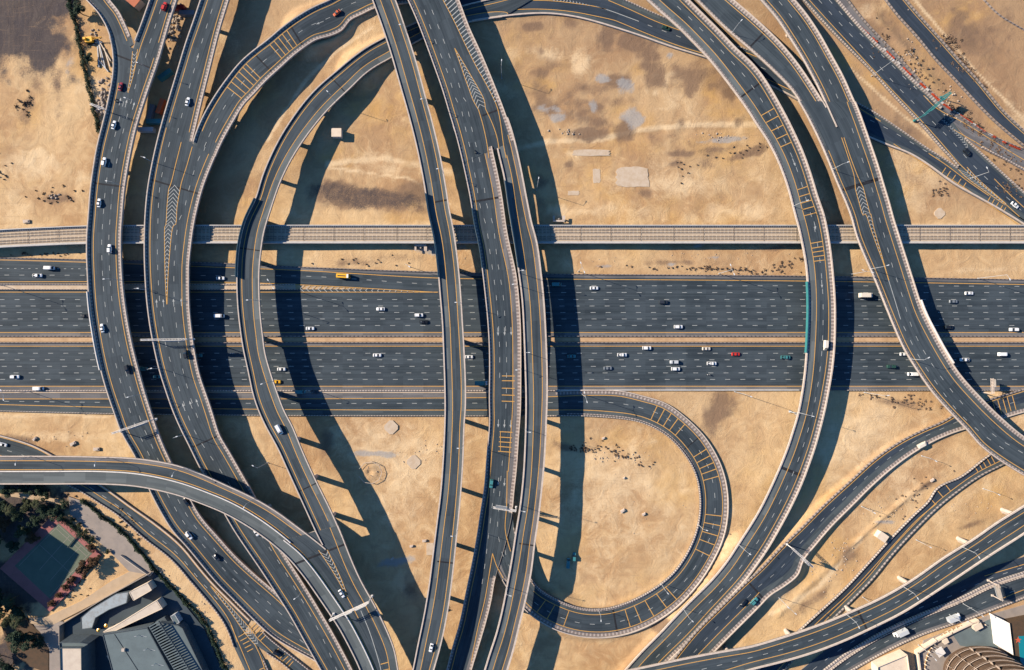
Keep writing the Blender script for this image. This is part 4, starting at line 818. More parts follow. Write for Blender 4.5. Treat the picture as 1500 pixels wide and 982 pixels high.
# ================================================================== METRO VIADUCT
M['ballast'] = mk_plain('track_bed', (.50, .40, .29), (.36, .28, .20), 1.2); M['plinth'] = mk_stripe('rail_plinth', (.62, .53, .41), (.42, .34, .25), 2.2, .25); M['rail'] = mk_stripe('rail_striped', (.12, .09, .07), (.22, .165, .12), 1.3, .5)  # rails carry plain dark and lighter brown bands along their length
M['mwall'] = mk_plain('metro_wall', (.50, .47, .43), (.36, .34, .31), .6); M['mkerb'] = mk_stripe('cable_lid', (.50, .46, .40), (.16, .15, .14), 1.25, .6)
r_m = Rib(px(-80,344, -30,339.5, 0,337, 60,334, 128,331.2, 200,330.4, 400,330.2, 800,330.2, 1200,330.2, 1580,330.2), px(-80,370.5, -30,366, 0,363.6, 60,360.6, 128,358, 200,357.4, 400,357.2, 800,357.2, 1200,357.2, 1580,357.2), [(-40,350,5), (200,345,4.3), (500,344,3.6), (1500,344,3.3)])
em = empty('rail_viaduct', P(750, 344), label='elevated double track railway running straight across the picture above the highway', cat='railway bridge')
deck(r_m, em, cols=[(.3, -.3, 0)], mats=['ballast']); girder(r_m, em)
edge_profile(r_m, 0, .5, -.6, 1.3, None, 'parapet', 'mwall', em, z0in=0); edge_profile(r_m, -1e-6, -.5, -.6, 1.3, None, 'parapet', 'mwall', em, z0in=0)
edge_profile(r_m, .55, 1.15, 0, .5, None, 'walkway', 'mkerb', em); edge_profile(r_m, -1.3, -.55, 0, .5, None, 'walkway', 'mwall', em)
for off in (2.55, 3.95, 6.2, 7.6):
    edge_profile(r_m, off-.42, off+.42, 0, .28, None, 'rail_plinth', 'plinth', em)
    edge_profile(r_m, off-.09, off+.09, .28, .46, None, 'rail', 'rail', em)
for xx in range(40, 1500, 45):
    q = r_m.i((xx, 344)); a, b_ = r_m.Aw[q], r_m.Bw[q]; mbj = MB(); mbj.box((a[0]+b_[0])/2-em.location.x, (a[1]+b_[1])/2-em.location.y, a[2]+.31-em.location.z, .18, r_m.W[q]-1.8, .05)
    mbj.build('deck_joint', 'rail', em)
PIERCAND.append((em, r_m, [(x, 344) for x in range(20, 1500, 88)]))
# small service platforms at the rail viaduct
for (x, y, s_, lb) in ((617, 361, 1, 'small pale access platform below the railway beside the slim flyover'), (818, 325, -1, 'small pale access platform above the railway right of the centre flyovers')):
    w0 = G(x, y); e = empty('access_platform', w0, label=lb, cat='platform'); mb = MB()
    mb.box(0, 0, 2.2, 6.5, 1.0, .3).box(-2.8, s_*-1.6, 2.2, 1.0, 2.6, .3).box(2.8, s_*-1.6, 2.2, 1.6, 2.6, .3); mb.build('platform', 'conc', e)
    for dx in (-2.8, 0, 2.8): MB().cyl(dx, -1.2*s_, -.6, 2.05, .45).build('support', 'concd', e)
    mb = MB()
    for dx in (-3.2, -1, 1, 3.2): mb.bar((dx, s_*.4, 2.3), (dx, s_*.4, 3.4), .06)
    mb.bar((-3.2, s_*.4, 3.4), (3.2, s_*.4, 3.4), .06); mb.build('railing', 'steel', e)

# ================================================================== PIERS
def inside(r, p, z, mg=1.2):
    d = np.hypot(r.Cw[:, 0]-p[0], r.Cw[:, 1]-p[1]); i = int(np.argmin(d)); return d[i] < r.W[i]/2+mg and r.h[i] < z-1.5
for root, r, lst in PIERCAND:
    for p in lst:
        q0 = r.i(p); best = None
        for dq in sorted(range(-9, 10), key=abs):
            q = min(max(q0+dq, 0), r.n-1); c = r.Cw[q]
            if r is r_m and any(inside(o, c, r.h[q]+1.6, 1.6) for o in RIB if o is not r): continue
            if not any(inside(o, c, r.h[q], .4) for o in RIB if o is not r): best = q; break
        if best is None: continue
        q = best; c = r.Cw[q]; z = c[2]; d_ = r.Bw[q]-r.Aw[q]; ang = math.atan2(d_[1], d_[0]); W = r.W[q]
        g0 = gz(c[0], c[1])-.8; top_ = z-2.0
        if top_-g0 < 2: continue
        wide = min(W*.42, 7.0); col_w = min(3.4, W*.30); c_, s_ = math.cos(ang), math.sin(ang)
        def ring(hw_, hd_, zz, n=16):
            out = []
            for k in range(n):
                a = 2*math.pi*k/n; x_ = math.copysign(max(hw_-hd_, 0), math.cos(a))+hd_*math.cos(a); y_ = hd_*math.sin(a); out.append((c[0]+x_*c_-y_*s_, c[1]+x_*s_+y_*c_, zz))
            return out
        rings = [ring(col_w/2+.35, 1.25, g0), ring(col_w/2, 1.1, g0+1.4), ring(col_w/2, 1.1, max(top_-1.6, g0+1.5)), ring(wide/2+.6, 1.2, top_-.5), ring(wide/2+.6, 1.2, top_+.02)]
        v_ = [p_ for rg_ in rings for p_ in rg_]; f_ = [(k*16+j, k*16+(j+1) % 16, (k+1)*16+(j+1) % 16, (k+1)*16+j) for k in range(4) for j in range(16)]
        f_ += [tuple(range(64, 80)), tuple(range(15, -1, -1))]
        mesh_obj('pier', v_, f_, 'conc', root, world=True)

# ================================================================== GROUND BARRIERS
barrier([r_sv], px(-60,416.5, 432,417), 'low concrete barrier along the lower side of the service road at left', 'guard', .6)
barrier([r_hu], px(-60,424.2, 436,424.4), 'low concrete barrier along the top edge of the main highway at left', 'guard', .5)
barrier([r_hu], px(-60,492.8, 1560,492.8), 'upper guard rail of the highway median', 'guardd', .7)
barrier([r_hl], px(-60,502.2, 1560,502.2), 'lower guard rail of the highway median', 'guardd', .5)
barrier([r_hl], px(-60,572.5, 815,572.5), 'white concrete barrier between the highway and the frontage road', 'guard', .9)
barrier([r_hl], px(815,571.6, 1170,571.6), 'plain white barrier along the lower highway edge right of the centre', 'wpanel', .6)
barrier([r_hl], px(1240,571.8, 1560,571.8), 'guard rail on the lower highway edge at far right', 'guard', .5)
barrier([r_sv], px(-60,377.5, 128,380.6, 300,384.8, 445,392, 640,399, 800,401.6, 1180,405, 1560,411), 'guard rail along the upper verge of the service road', 'guardd', .5, .6)
barrier([r_loop], px(-60,601, 0,602, 165,606, 400,608.6, 800,609.5), 'guard rail along the lower side of the frontage road', 'guard', .5)
def rib_barrier(r, off, rg, label, wd=.5, mat='guard', ht=.8):
    return tag(edge_profile(r, off, off+(wd if off >= 0 else -wd), -.5, ht, rg, 'crash_barrier', mat, None), label, 'barrier')
rib_barrier(r_loop, .1, ((800,610),(752,780)), 'inner barrier of the teardrop loop'); rib_barrier(r_loop, 1.0, ((830,610),(770,840)), 'striped inner kerb of the teardrop loop', .6, 'kerb', .15)
rib_barrier(r_loop, -.1, ((815,573),(735,850)), 'outer barrier of the teardrop loop', .5, 'conc'); rib_barrier(r_loop, -.9, ((815,573),(735,850)), 'striped outer kerb of the teardrop loop', 1.4, 'kerb', .15)
rib_barrier(r_gr, -.2, ((690,30),(1560,372)), 'guard rail on the lower side of the ring road', .8, 'conc', .6)
rib_barrier(r_gr, .2, ((895,0),(1400,250)), 'guard rail on the upper side of the ring road', .5)
rib_barrier(r_g3, .1, (None,(1400,245)), 'beige guard rail on the left side of the diagonal road', .5)
rib_barrier(r_g3, -.1, (None,(1382,156)), 'bold white striped barrier on the right side of the diagonal road', 1.1, 'guard', .9)
rib_barrier(r_g3, -.1, ((1416,200),None), 'guard rail along the right side of the diagonal road at the frame edge', .5)
rib_barrier(r_g3b, .1, None, 'thin rail on the upper side of the closed grey road', .4, 'guardd'); rib_barrier(r_g3b, -.1, ((1440,212),None), 'white striped rail on the lower side of the closed grey road', .6)
rib_barrier(r_g4, .05, None, 'rail on the left of the top right road', .4, 'guardd'); rib_barrier(r_g4, -.05, None, 'rail on the right of the top right road', .4, 'guardd')
barrier(None, px(1440,0, 1462,22, 1500,45, 1530,60), 'thin rail across the top right corner', 'guardd', .5, .8, .1)
rib_barrier(r_g6, .05, None, 'rail on the upper side of the slip road with the lay-by', .4); rib_barrier(r_g6, -.05, None, 'rail on the lower side of the slip road with the lay-by', .4, 'guardd'); rib_barrier(r_g5, .05, None, 'dotted rail on the upper side of the ramp road', .6, 'guardd', .5)
rib_barrier(r_g7, 8.6, (None, None), 'planted median kerb of the divided road under the corner flyover', 1.2, 'conc', .3)
rib_barrier(r_g7, 7.6, (None, None), 'dotted upper rail of the divided road median', .8, 'guard'); rib_barrier(r_g7, 10.0, (None, None), 'dotted lower rail of the divided road median', .4, 'guard')
rib_barrier(r_g7, -.1, (None, None), 'rail along the outer side of the divided road', .5, 'guard')
rib_barrier(r_g9, .05, None, 'rail on the lower left side of the bottom left road', .5, 'guard'); rib_barrier(r_g9, -.05, None, 'rail on the upper right side of the bottom left road', .6, 'conc')
rib_barrier(r_g9l, -.05, ((390,965),None), 'rail right of the left branch at the bottom left fork', .5); rib_barrier(r_g9r, .05, ((392,960),None), 'rail left of the right branch at the bottom left fork', .5); rib_barrier(r_g9r, -.05, None, 'rail right of the right branch at the bottom left fork', .5)
M['redp'] = mk_plain('red_plastic', (.50, .075, .03), (.34, .06, .03), 2, .5); M['whitep'] = mk_plain('white_plastic', (.6, .57, .53), (.45, .42, .4), 2, .5)
rb = MB(); rb.poly_prism([(-1.0,-.3),(1.0,-.3),(1.0,.3),(-1.0,.3)], 0, .35); rb.poly_prism([(-.92,-.16),(.92,-.16),(.92,.16),(-.92,.16)], .35, .95); rb.box(.55, 0, 1.0, .25, .2, .1).box(-.55, 0, 1.0, .25, .2, .1)
proto = rb.build('plastic_barrier', ['redp']); proto.data.materials[0] = M['redp']
path = catmull(Z('d1', [(478,128),(545,190),(620,262),(690,330),(775,405),(830,455),(880,490),(935,525),(1000,570),(1045,595),(1120,635),(1190,665)]), 5.6)
k = 0
for i in range(len(path)-1):
    p = path[i]; 
    if rng.random() < .28: continue
    d_ = path[i+1]-p; o = proto if k == 0 else proto.copy()
    if k: C.objects.link(o)
    g_ = G(p[0]*.997+4.2, p[1]); g_ = G(p[0], p[1]); o.location = (g_.x, g_.y, max(g_.z, .62)); o.rotation_euler = (0, 0, math.atan2(-d_[1], d_[0])+rng.normal(0, .05))
    o.material_slots[0].link = 'OBJECT'; o.material_slots[0].material = M['whitep'] if i % 5 == 3 else M['redp']
    tag(o, ('white' if i % 5 == 3 else 'red')+' plastic road barrier in the row beside the closed grey road', 'barrier', 'white plastic barriers by the closed road' if i % 5 == 3 else 'red plastic barriers by the closed road'); k += 1

# ================================================================== VEHICLES
M['carwhite'] = mk_simple('paint_white', (.72, .72, .70), .3, 0, .5)
PC = {'white': (.72,.72,.70), 'red': (.50,.03,.02), 'darkred': (.25,.012,.025), 'black': (.012,.014,.018), 'grey': (.16,.18,.20), 'teal': (.05,.20,.21), 'green': (.02,.06,.045), 'yellow': (.80,.42,.03), 'silver': (.45,.47,.48), 'dark': (.03,.035,.045), 'cream': (.62,.56,.46), 'orange': (.55,.12,.04)}
for k_, c_ in PC.items(): M['p_'+k_] = mk_simple('paint_'+k_, c_, .3, 0, .5)
def loft(rings):
    n = len(rings[0]); v_ = [p for r_ in rings for p in r_]; f_ = [(k*n+j, k*n+(j+1) % n, (k+1)*n+(j+1) % n, (k+1)*n+j) for k in range(len(rings)-1) for j in range(n)]
    f_ += [tuple(range(n-1, -1, -1)), tuple(range((len(rings)-1)*n, len(rings)*n))]; return v_, f_
def body_mesh(prof):
    rings = []
    for x, hw_, z0, z1 in prof:
        c_ = min(.22, (z1-z0)*.35); rings.append([(x, -hw_, z0+.05), (x, -hw_, z1-c_), (x, -hw_+c_*.9, z1), (x, 0, z1+.03), (x, hw_-c_*.9, z1), (x, hw_, z1-c_), (x, hw_, z0+.05), (x, 0, z0)])
    return loft(rings)
KINDS = {
 'sedan': dict(body=[(-2.35,.72,.45,.75),(-2.2,.88,.3,.95),(-1.3,.92,.25,1.0),(0,.93,.22,.95),(1.2,.92,.25,.93),(2.1,.86,.3,.82),(2.4,.66,.42,.62)], gl=[(-1.75,.74,.95,1.0),(-1.0,.70,.95,1.38),(.1,.70,.95,1.42),(1.05,.78,.9,.95)], roof=(-1.0,.12,.64,1.43)),
 'suv': dict(body=[(-2.4,.80,.45,1.1),(-2.3,.94,.35,1.15),(-1,.97,.3,1.15),(.9,.97,.3,1.12),(2.2,.92,.35,1.0),(2.45,.74,.45,.8)], gl=[(-2.3,.84,1.1,1.2),(-2.0,.80,1.1,1.72),(.2,.80,1.1,1.75),(1.05,.86,1.05,1.12)], roof=(-1.95,.22,.74,1.77)),
 'pickup': dict(body=[(-2.75,.88,.5,1.0),(-2.6,.94,.4,1.05),(-.8,.95,.35,1.08),(1.0,.95,.35,1.12),(2.3,.90,.4,1.0),(2.6,.75,.45,.8)], gl=[(-.75,.84,1.05,1.1),(-.55,.80,1.05,1.68),(.55,.80,1.05,1.7),(1.3,.86,1.05,1.12)], roof=(-.5,.55,.74,1.72)),
 'van': dict(body=[(-2.7,.92,.4,1.9),(-2.6,.98,.35,2.05),(1.0,.98,.35,2.05),(1.6,.96,.35,1.9),(2.6,.88,.4,1.0),(2.75,.7,.5,.8)], gl=[(1.55,.86,1.2,1.93),(1.65,.86,1.2,1.9),(2.35,.84,1.1,1.22),(2.4,.8,1.05,1.15)], roof=(-2.4,1.0,.86,2.09)),
}
def mk_vehicle(kind, col):
    e = bpy.data.objects.new(kind, None)
    if kind in KINDS:
        K = KINDS[kind]; v_, f_ = body_mesh(K['body']); parts = [('body', v_, f_, 'P')]
        v_, f_ = body_mesh(K['gl']); parts.append(('window', v_, f_, 'glass'))
        mb = MB(); x0, x1, hw_, z_ = K['roof']; mb.poly_prism([(x0,-hw_),(x1,-hw_),(x1+.05,0),(x1,hw_),(x0,hw_),(x0-.05,0)], z_-.07, z_+.03); parts.append(('roof', mb.v, mb.f, 'P'))
        wx = 1.45; wr = .36; hwid = .86
        if kind == 'pickup': mb = MB(); mb.poly_prism([(-2.55,-.76),(-.95,-.76),(-.95,.76),(-2.55,.76)], .9, 1.085); parts.append(('cargo_bed', mb.v, mb.f, 'rubber'))
    elif kind == 'truck':
        mb = MB(); mb.box(-1.0, 0, 2.0, 5.6, 2.4, 2.5).box(-1.0, 0, 3.27, 5.3, 2.1, .06); parts = [('cargo_box', mb.v, mb.f, 'P')]
        v_, f_ = body_mesh([(1.95,1.05,.5,2.3),(2.1,1.12,.5,2.5),(3.0,1.12,.5,2.45),(3.7,1.05,.5,1.6),(3.85,.9,.55,1.3)]); parts.append(('body', v_, f_, 'carwhite'))
        mb = MB(); mb.poly_prism([(3.1,-.95),(3.65,-.9),(3.65,.9),(3.1,.95)], 1.5, 2.32); parts.append(('window', mb.v, mb.f, 'glass'))
        mb = MB(); mb.box(-.2, 0, .6, 7.4, .9, .3); parts.append(('chassis', mb.v, mb.f, 'rubber')); wx = 2.6; wr = .48; hwid = 1.05
    elif kind == 'bus':
        v_, f_ = body_mesh([(-3.6,1.1,.4,2.6),(-3.5,1.2,.35,2.8),(3.3,1.2,.35,2.8),(3.6,1.1,.4,2.5)]); parts = [('body', v_, f_, 'P')]
        mb = MB(); mb.box(0, 1.21, 1.9, 6.4, .04, .7).box(0, -1.21, 1.9, 6.4, .04, .7).box(3.55, 0, 1.8, .12, 1.9, 1.0); parts.append(('window', mb.v, mb.f, 'glass'))
        mb = MB(); mb.box(-.6, 0, 2.88, 4.4, .5, .14); parts.append(('roof_rack', mb.v, mb.f, 'dark')); 
        mb = MB(); mb.box(2.75, 0, 2.86, 1.0, 2.1, .06); parts.append(('roof_panel', mb.v, mb.f, 'carwhite')); wx = 2.4; wr = .45; hwid = 1.05
    elif kind == 'motorbike':
        mb = MB(); mb.bar((-.7,0,.55),(.6,0,.75),.16,8).box(-.25,0,.85,.7,.3,.12).bar((.6,0,.7),(.75,0,1.1),.05).bar((.7,-.35,1.1),(.7,.35,1.1),.03); parts = [('body', mb.v, mb.f, 'P')]
        mb = MB(); mb.bar((-.2,0,.9),(-.05,0,1.45),.2,8).cyl(.0,0,1.5,1.76,.14).bar((-.1,.2,1.3),(.6,.32,1.1),.07).bar((-.1,-.2,1.3),(.6,-.32,1.1),.07); parts.append(('rider', mb.v, mb.f, 'dark')); wx = .75; wr = .32; hwid = 0
    M.setdefault('dark', M['p_dark'])
    out = []
    for n_, v_, f_, m_ in parts:
        me_ = bpy.data.meshes.new(n_); me_.from_pydata([tuple(p) for p in v_], [], f_); me_.materials.append(M['p_'+col] if m_ == 'P' else M[m_]); me_.update(); out.append((n_, me_, m_ == 'P'))
    mb = MB()
    mb.bar((0,-.11,0),(0,.11,0),wr,12); w_me = bpy.data.meshes.new('wheel'); w_me.from_pydata(mb.v, [], mb.f); w_me.materials.append(M['rubber']); w_me.update()
    pos = [(wx,hwid),(wx,-hwid),(-wx,hwid),(-wx,-hwid)] if hwid else [(wx,0),(-wx,0)]
    return out, w_me, [(x, y, wr) for x, y in pos]
VK = {}
def put_vehicle(x, y, kind, col, label, cat, r=None, sgn=1, ang=None, group=None, name=None):
    if (kind) not in VK: VK[kind] = mk_vehicle(kind, col)
    parts, wm, wp = VK[kind]
    if r is None: w0 = G(x, y); z_ = w0.z; head = ang or 0
    else:
        q = r.i((x, y)); z_ = r.Cw[q][2]; w0 = P(x, y, z_); t_ = r.Cw[min(q+2, r.n-1)]-r.Cw[max(q-2, 0)]; head = math.atan2(t_[1], t_[0])
        if sgn < 0: head += math.pi
        if ang is not None: head = ang
    e = bpy.data.objects.new(name or {'sedan':'car','suv':'car','pickup':'pickup_truck'}.get(kind, kind), None); C.objects.link(e)
    e.location = (w0.x, w0.y, z_+.03); e.rotation_euler = (0, 0, head); tag(e, label, cat, group)
    bo = None
    for n_, me_, paint in parts:
        o = bpy.data.objects.new(n_, me_); C.objects.link(o); o.parent = bo if (bo and n_ in ('window', 'roof', 'cargo_bed', 'roof_rack', 'roof_panel')) else e
        if n_ == 'body': bo = o
        if paint: o.material_slots[0].link = 'OBJECT'; o.material_slots[0].material = M['p_'+col]
    for wp_ in wp: o = bpy.data.objects.new('wheel', wm); C.objects.link(o); o.parent = e; o.location = wp_
    return e
V = put_vehicle
hu, hl, sv = r_hu, r_hl, r_sv
V(75,393,'van','white','white van in the upper lane of the service road at far left','van',sv,1); V(57,404,'pickup','white','white pickup in the lower lane of the service road at far left','pickup',sv,1)
V(324,408,'sedan','white','white car on the service road just below the railway, at a shadow edge','car',sv,1); V(504,405,'bus','yellow','yellow minibus on the slip road left of the centre','bus',sv,1)
V(126,463,'sedan','black','black car on the upper carriageway slipping beneath the far left flyover','car',hu,1); V(323,463,'van','white','white van on the upper carriageway at the edge of the second flyover shadow','van',hu,1)
V(558,453,'sedan','white','white car on the upper carriageway nearest above the centre median left of the slim flyover','car',hu,-1); V(614,462,'suv','white','white car side by side with a black car on the upper carriageway','car',hu,1)
V(621,472,'sedan','black','black car beside the white one on the upper carriageway','car',hu,1); V(455,481.5,'sedan','white','white car in the lane closest to the median, right of the oval ramp shadow','car',hu,1)
V(815,417,'van','teal','teal van in the shadow of the centre flyover on the upper carriageway','van',sv,1); V(870,422.5,'sedan','white','white and orange car just right of the centre flyover shadow','car',sv,1)
V(971,443,'suv','dark','dark car alone in the middle of the upper carriageway','car',hu,1); V(993,479,'suv','white','white car in the lane above the median, right of the loop centre','car',hu,1)
V(1266,433,'truck','cream','pale box truck between the arc shadow and the right flyover','truck',hu,1); V(1418,430,'sedan','white','white car at top of the highway near the right edge','car',hu,1)
V(1395,442,'sedan','grey','dark grey car below the white one near the right edge','car',hu,1); V(1483,483,'suv','white','white car in the lane by the median at the far right','car',hu,-1); V(1388,479.5,'suv','black','black car at the tip of the right flyover shadow','car',hu,1)
V(24,552,'suv','white','white car on the lower carriageway at far left','car',hl,1); V(59,569,'van','white','white van on the lower edge of the highway at far left','van',hl,1)
V(291,521,'suv','teal','teal car in the second flyover shadow','car',hl,1); V(211,540.5,'van','teal','teal van in the dark gap between the two left flyovers','van',hl,1); V(231,552,'sedan','teal','teal car half beneath the second flyover','car',hl,1)
V(553,520.5,'sedan','white','white car in the top lane of the lower carriageway between oval ramp and slim flyover','car',hl,1); V(413,541,'sedan','white','white car just right of the oval ramp on the lower carriageway','car',hl,1)
V(406,559.5,'sedan','yellow','yellow taxi peeking from beneath the oval ramp','car',hl,1); V(687,523,'sedan','white','white car emerging from beneath the slim flyover','car',hl,1); V(706,561,'truck','teal','teal truck entering the shade of the wide centre flyover','truck',hl,1)
V(837,522,'sedan','teal','teal car in the centre flyover shadow on the lower carriageway','car',hl,1); V(911,520,'pickup','white','white pickup on the lower carriageway left of the cluster of cars','pickup',hl,1); V(947,510,'suv','white','white car in the lane by the median above the cluster','car',hl,1)
V(890,539.5,'sedan','grey','small grey car on the lower carriageway right of the centre shadow','car',hl,1); V(987,530.5,'suv','silver','silver teal car directly above a white one','car',hl,-1); V(989,540.5,'suv','white','white car directly below the silver teal one','car',hl,1)
V(1034,511,'sedan','cream','beige car in the lane by the median right of the cluster','car',hl,1); V(1042,532.5,'pickup','white','white pickup right of the two side by side cars','pickup',hl,1); V(1037,549,'motorbike','white','motorbike with rider below the white pickup','motorbike',hl,1)
V(1077,519,'sedan','red','red car on the lower carriageway','car',hl,1); V(1150,523.5,'pickup','teal','teal pickup left of the big arc','pickup',hl,1); V(1304,537,'suv','green','dark green car between the arc shadow and the right flyover','car',hl,-1)
V(1323,519,'sedan','white','white car mostly hidden by the right flyover, upper one','car',hl,1); V(1335,548,'van','white','white van half hidden under the right flyover, lower one','van',hl,-1); V(1411,527,'pickup','white','white pickup just right of the right flyover shadow','pickup',hl,-1); V(1467,519,'van','white','white van at the far right of the lower carriageway','van',hl,1)
V(441,574,'van','teal','teal van in the oval ramp shadow at the highway lower edge','van',hl,1); V(462,574,'sedan','dark','dark car behind the teal van in the oval ramp shadow','car',hl,1)
V(242,11,'suv','red','bright red car near the top on the far left flyover','car',r_v1n,-1); V(178,128,'sedan','darkred','dark red car where the slip ramp joins the far left flyover','car',r_v1,-1); V(171,148,'motorbike','black','black motorbike behind the dark red car','motorbike',r_v1,-1)
V(168,184,'sedan','white','white car just below the small gantry on the far left flyover','car',r_v1,-1); V(154,238,'suv','white','second white car below the gantry on the far left flyover','car',r_v1,-1); V(146.5,298,'sedan','white','white car on the far left flyover just above the railway','car',r_v1,-1)
V(162,365,'suv','white','white car on the far left flyover just below the railway','car',r_v1,-1); V(151,481,'sedan','white','white car on the far left flyover over the highway','car',r_v1,-1); V(188,541,'suv','black','black car on the far left flyover over the lower carriageway','car',r_v1,1)
V(275,735,'suv','black','black car emerging from beneath the bottom left curved ramp','car',r_v1,1); V(278,784,'suv','white','white car on the far left flyover below the curved ramp','car',r_v1,1); V(318,816,'sedan','dark','dark car near the bottom of the far left flyover','car',r_v1,1)
V(276,150,'sedan','white','white car on the second flyover near the top','car',r_v2n,-1); V(273,519,'suv','black','black car just below the gantry on the second flyover','car',r_v2,-1); V(376,779,'sedan','white','white car peeking out below the bottom left curved ramp','car',r_v2,1)
V(494,20,'sedan','orange','red and white car on the curved arm near the top','car',r_v2b,1); V(410,629,'van','white','white van on the oval ramp below the highway','van',r_v3,1); V(501,869,'sedan','white','white car after the merge at the bottom of the oval ramp','car',r_v39,1)
V(632,948,'sedan','white','white car at the bottom of the slim flyover','car',r_v4,1); V(696,223,'motorbike','black','motorbike on the wide centre flyover near the top','motorbike',r_v4s,1); V(720,708,'suv','teal','teal car at the lower part of the wide centre flyover','car',r_v4s,1)
V(1208,506,'van','cream','white van on the big arc flyover','van',r_v6,1); V(975,42,'sedan','green','dark green car on the ring road at the top','car',r_gr,1); V(1415,224,'suv','black','black car on the diagonal road','car',r_g3,1); V(1485,301,'sedan','white','white car on the diagonal road at the right edge','car',r_g3,1)
V(1349,651,'van','cream','white van on the ramp road at right','van',r_g5,-1); V(1104,880,'suv','teal','teal car at the bottom of the ramp road','car',r_g5,-1); V(1088,883,'sedan','black','black car left of the teal one on the ramp road','car',r_g5,-1)
V(6,651,'sedan','white','white car at the left edge below the sand','car',r_g9,1); V(407,956,'suv','black','black car among the yellow bars at the bottom left fork','car',r_g9r,1)
V(832,824,'van','teal','teal van parked on sand in the centre flyover shadow','van',None,ang=1.5); V(841,815,'suv','teal','teal car parked beside a van in the centre flyover shadow','car',None,ang=1.5)
V(1316,925,'truck','silver','pale truck below the corner flyover on the divided road','truck',r_g7,1); V(1394,903,'truck','silver','white truck on the outer lane near the tower complex','truck',r_g7,-1)
# ================================================================== STREET LAMPS
def lamp_mesh(hh, arm, double):
    mb = MB(); mb.cyl(0, 0, 0, hh, .14, .09, 8).box(0, 0, .25, .5, .5, .5)
    p = [('pole', mb.v, mb.f, 'steel')]; mb = MB()
    for s_ in ((1, -1) if double else (1,)): mb.bar((0, 0, hh-.1), (s_*arm, 0, hh+.5), .07, 6)
    p.append(('arm', mb.v, mb.f, 'steel'))
    for s_ in ((1, -1) if double else (1,)): mb = MB(); mb.box(s_*(arm+.45), 0, hh+.52, 1.1, .42, .16); p.append(('lamp_head', mb.v, mb.f, 'lamp'))
    out = []
    for n_, v_, f_, m_ in p: me_ = bpy.data.meshes.new(n_); me_.from_pydata(v_, [], f_); me_.materials.append(M[m_]); me_.update(); out.append(me_)
    return out
LM = {}
def lamp(loc, rz, hh, arm, double, label, group=None):
    k = (hh, arm, double)
    if k not in LM: LM[k] = lamp_mesh(*k)
    e = empty('street_lamp', loc, rz, label, 'street lamp', group)
    ar = None
    for me_ in LM[k]:
        o = bpy.data.objects.new(me_.name.split('.')[0], me_); C.objects.link(o); o.parent = ar if (ar and o.name.startswith('lamp_head')) else e
        if o.name.startswith('arm'): ar = o
ORD = ['first','second','third','fourth','fifth','sixth','seventh','eighth','ninth','tenth','eleventh','twelfth','thirteenth']
for (r, side, off, pts, nm, hh, arm) in (
    (r_v1, 'B', -.3, [(225,103),(183,150),(180,272),(177,412),(207,579)], 'far left flyover', 10, 2),
    (r_v2, 'A', .3, [(225,240),(214,425),(232,540),(262,640)], 'second flyover', 10, 2), (r_v2, 'B', -.3, [(447,860)], 'bottom of the second flyover', 10, 2),
    (r_v3, 'B', -.3, [(482,140),(377,440),(392,560)], 'oval ramp', 9, 1.6), (r_v9, 'A', .3, [(45,668),(158,668),(270,685),(374,728)], 'bottom left curved ramp', 9, 1.6),
    (r_v4, 'B', -.3, [(624,40),(643,150),(665,250),(678,446),(681,650),(672,776)], 'slim flyover', 9, 1.6), (r_v5, 'A', .3, [(759,400),(768,515),(768,629),(761,740),(741,860)], 'right centre flyover', 9, 1.6),
    (r_v6, 'A', .3, [(1172,300),(1165,605),(1085,800),(1000,893)], 'big arc', 10, 2), (r_v7, 'A', .3, [(1210,255),(1275,395),(1330,530)], 'right hand flyover', 10, 2), (r_v7a, 'A', .3, [(1075,45)], 'top ramp of the right hand flyover', 9, 2),
    (r_v8, 'A', .3, [(1240,900),(1320,855),(1410,800)], 'corner flyover', 9, 2), (r_loop, 'A', .3, [(1022,770),(971,855),(877,890)], 'teardrop loop', 8, 1.6), (r_v4s, 'B', -.3, [(760,420),(762,540)], 'wide centre flyover', 9, 2)):
    for i, p in enumerate(pts):
        q = r.i(p); a, b_ = r.line(off)[q], r.Bw[q]-r.Aw[q]; rz = math.atan2(b_[1], b_[0])+(0 if side == 'A' else math.pi)
        lamp(Vector(a), rz, hh, arm, False, (f'{ORD[i]} lamp post from the top along the {nm}' if nm not in ('bottom left curved ramp', 'corner flyover') else f'{ORD[i]} lamp post from the left along the {nm}') if len(pts) > 1 else f'only lamp post at the {nm}')
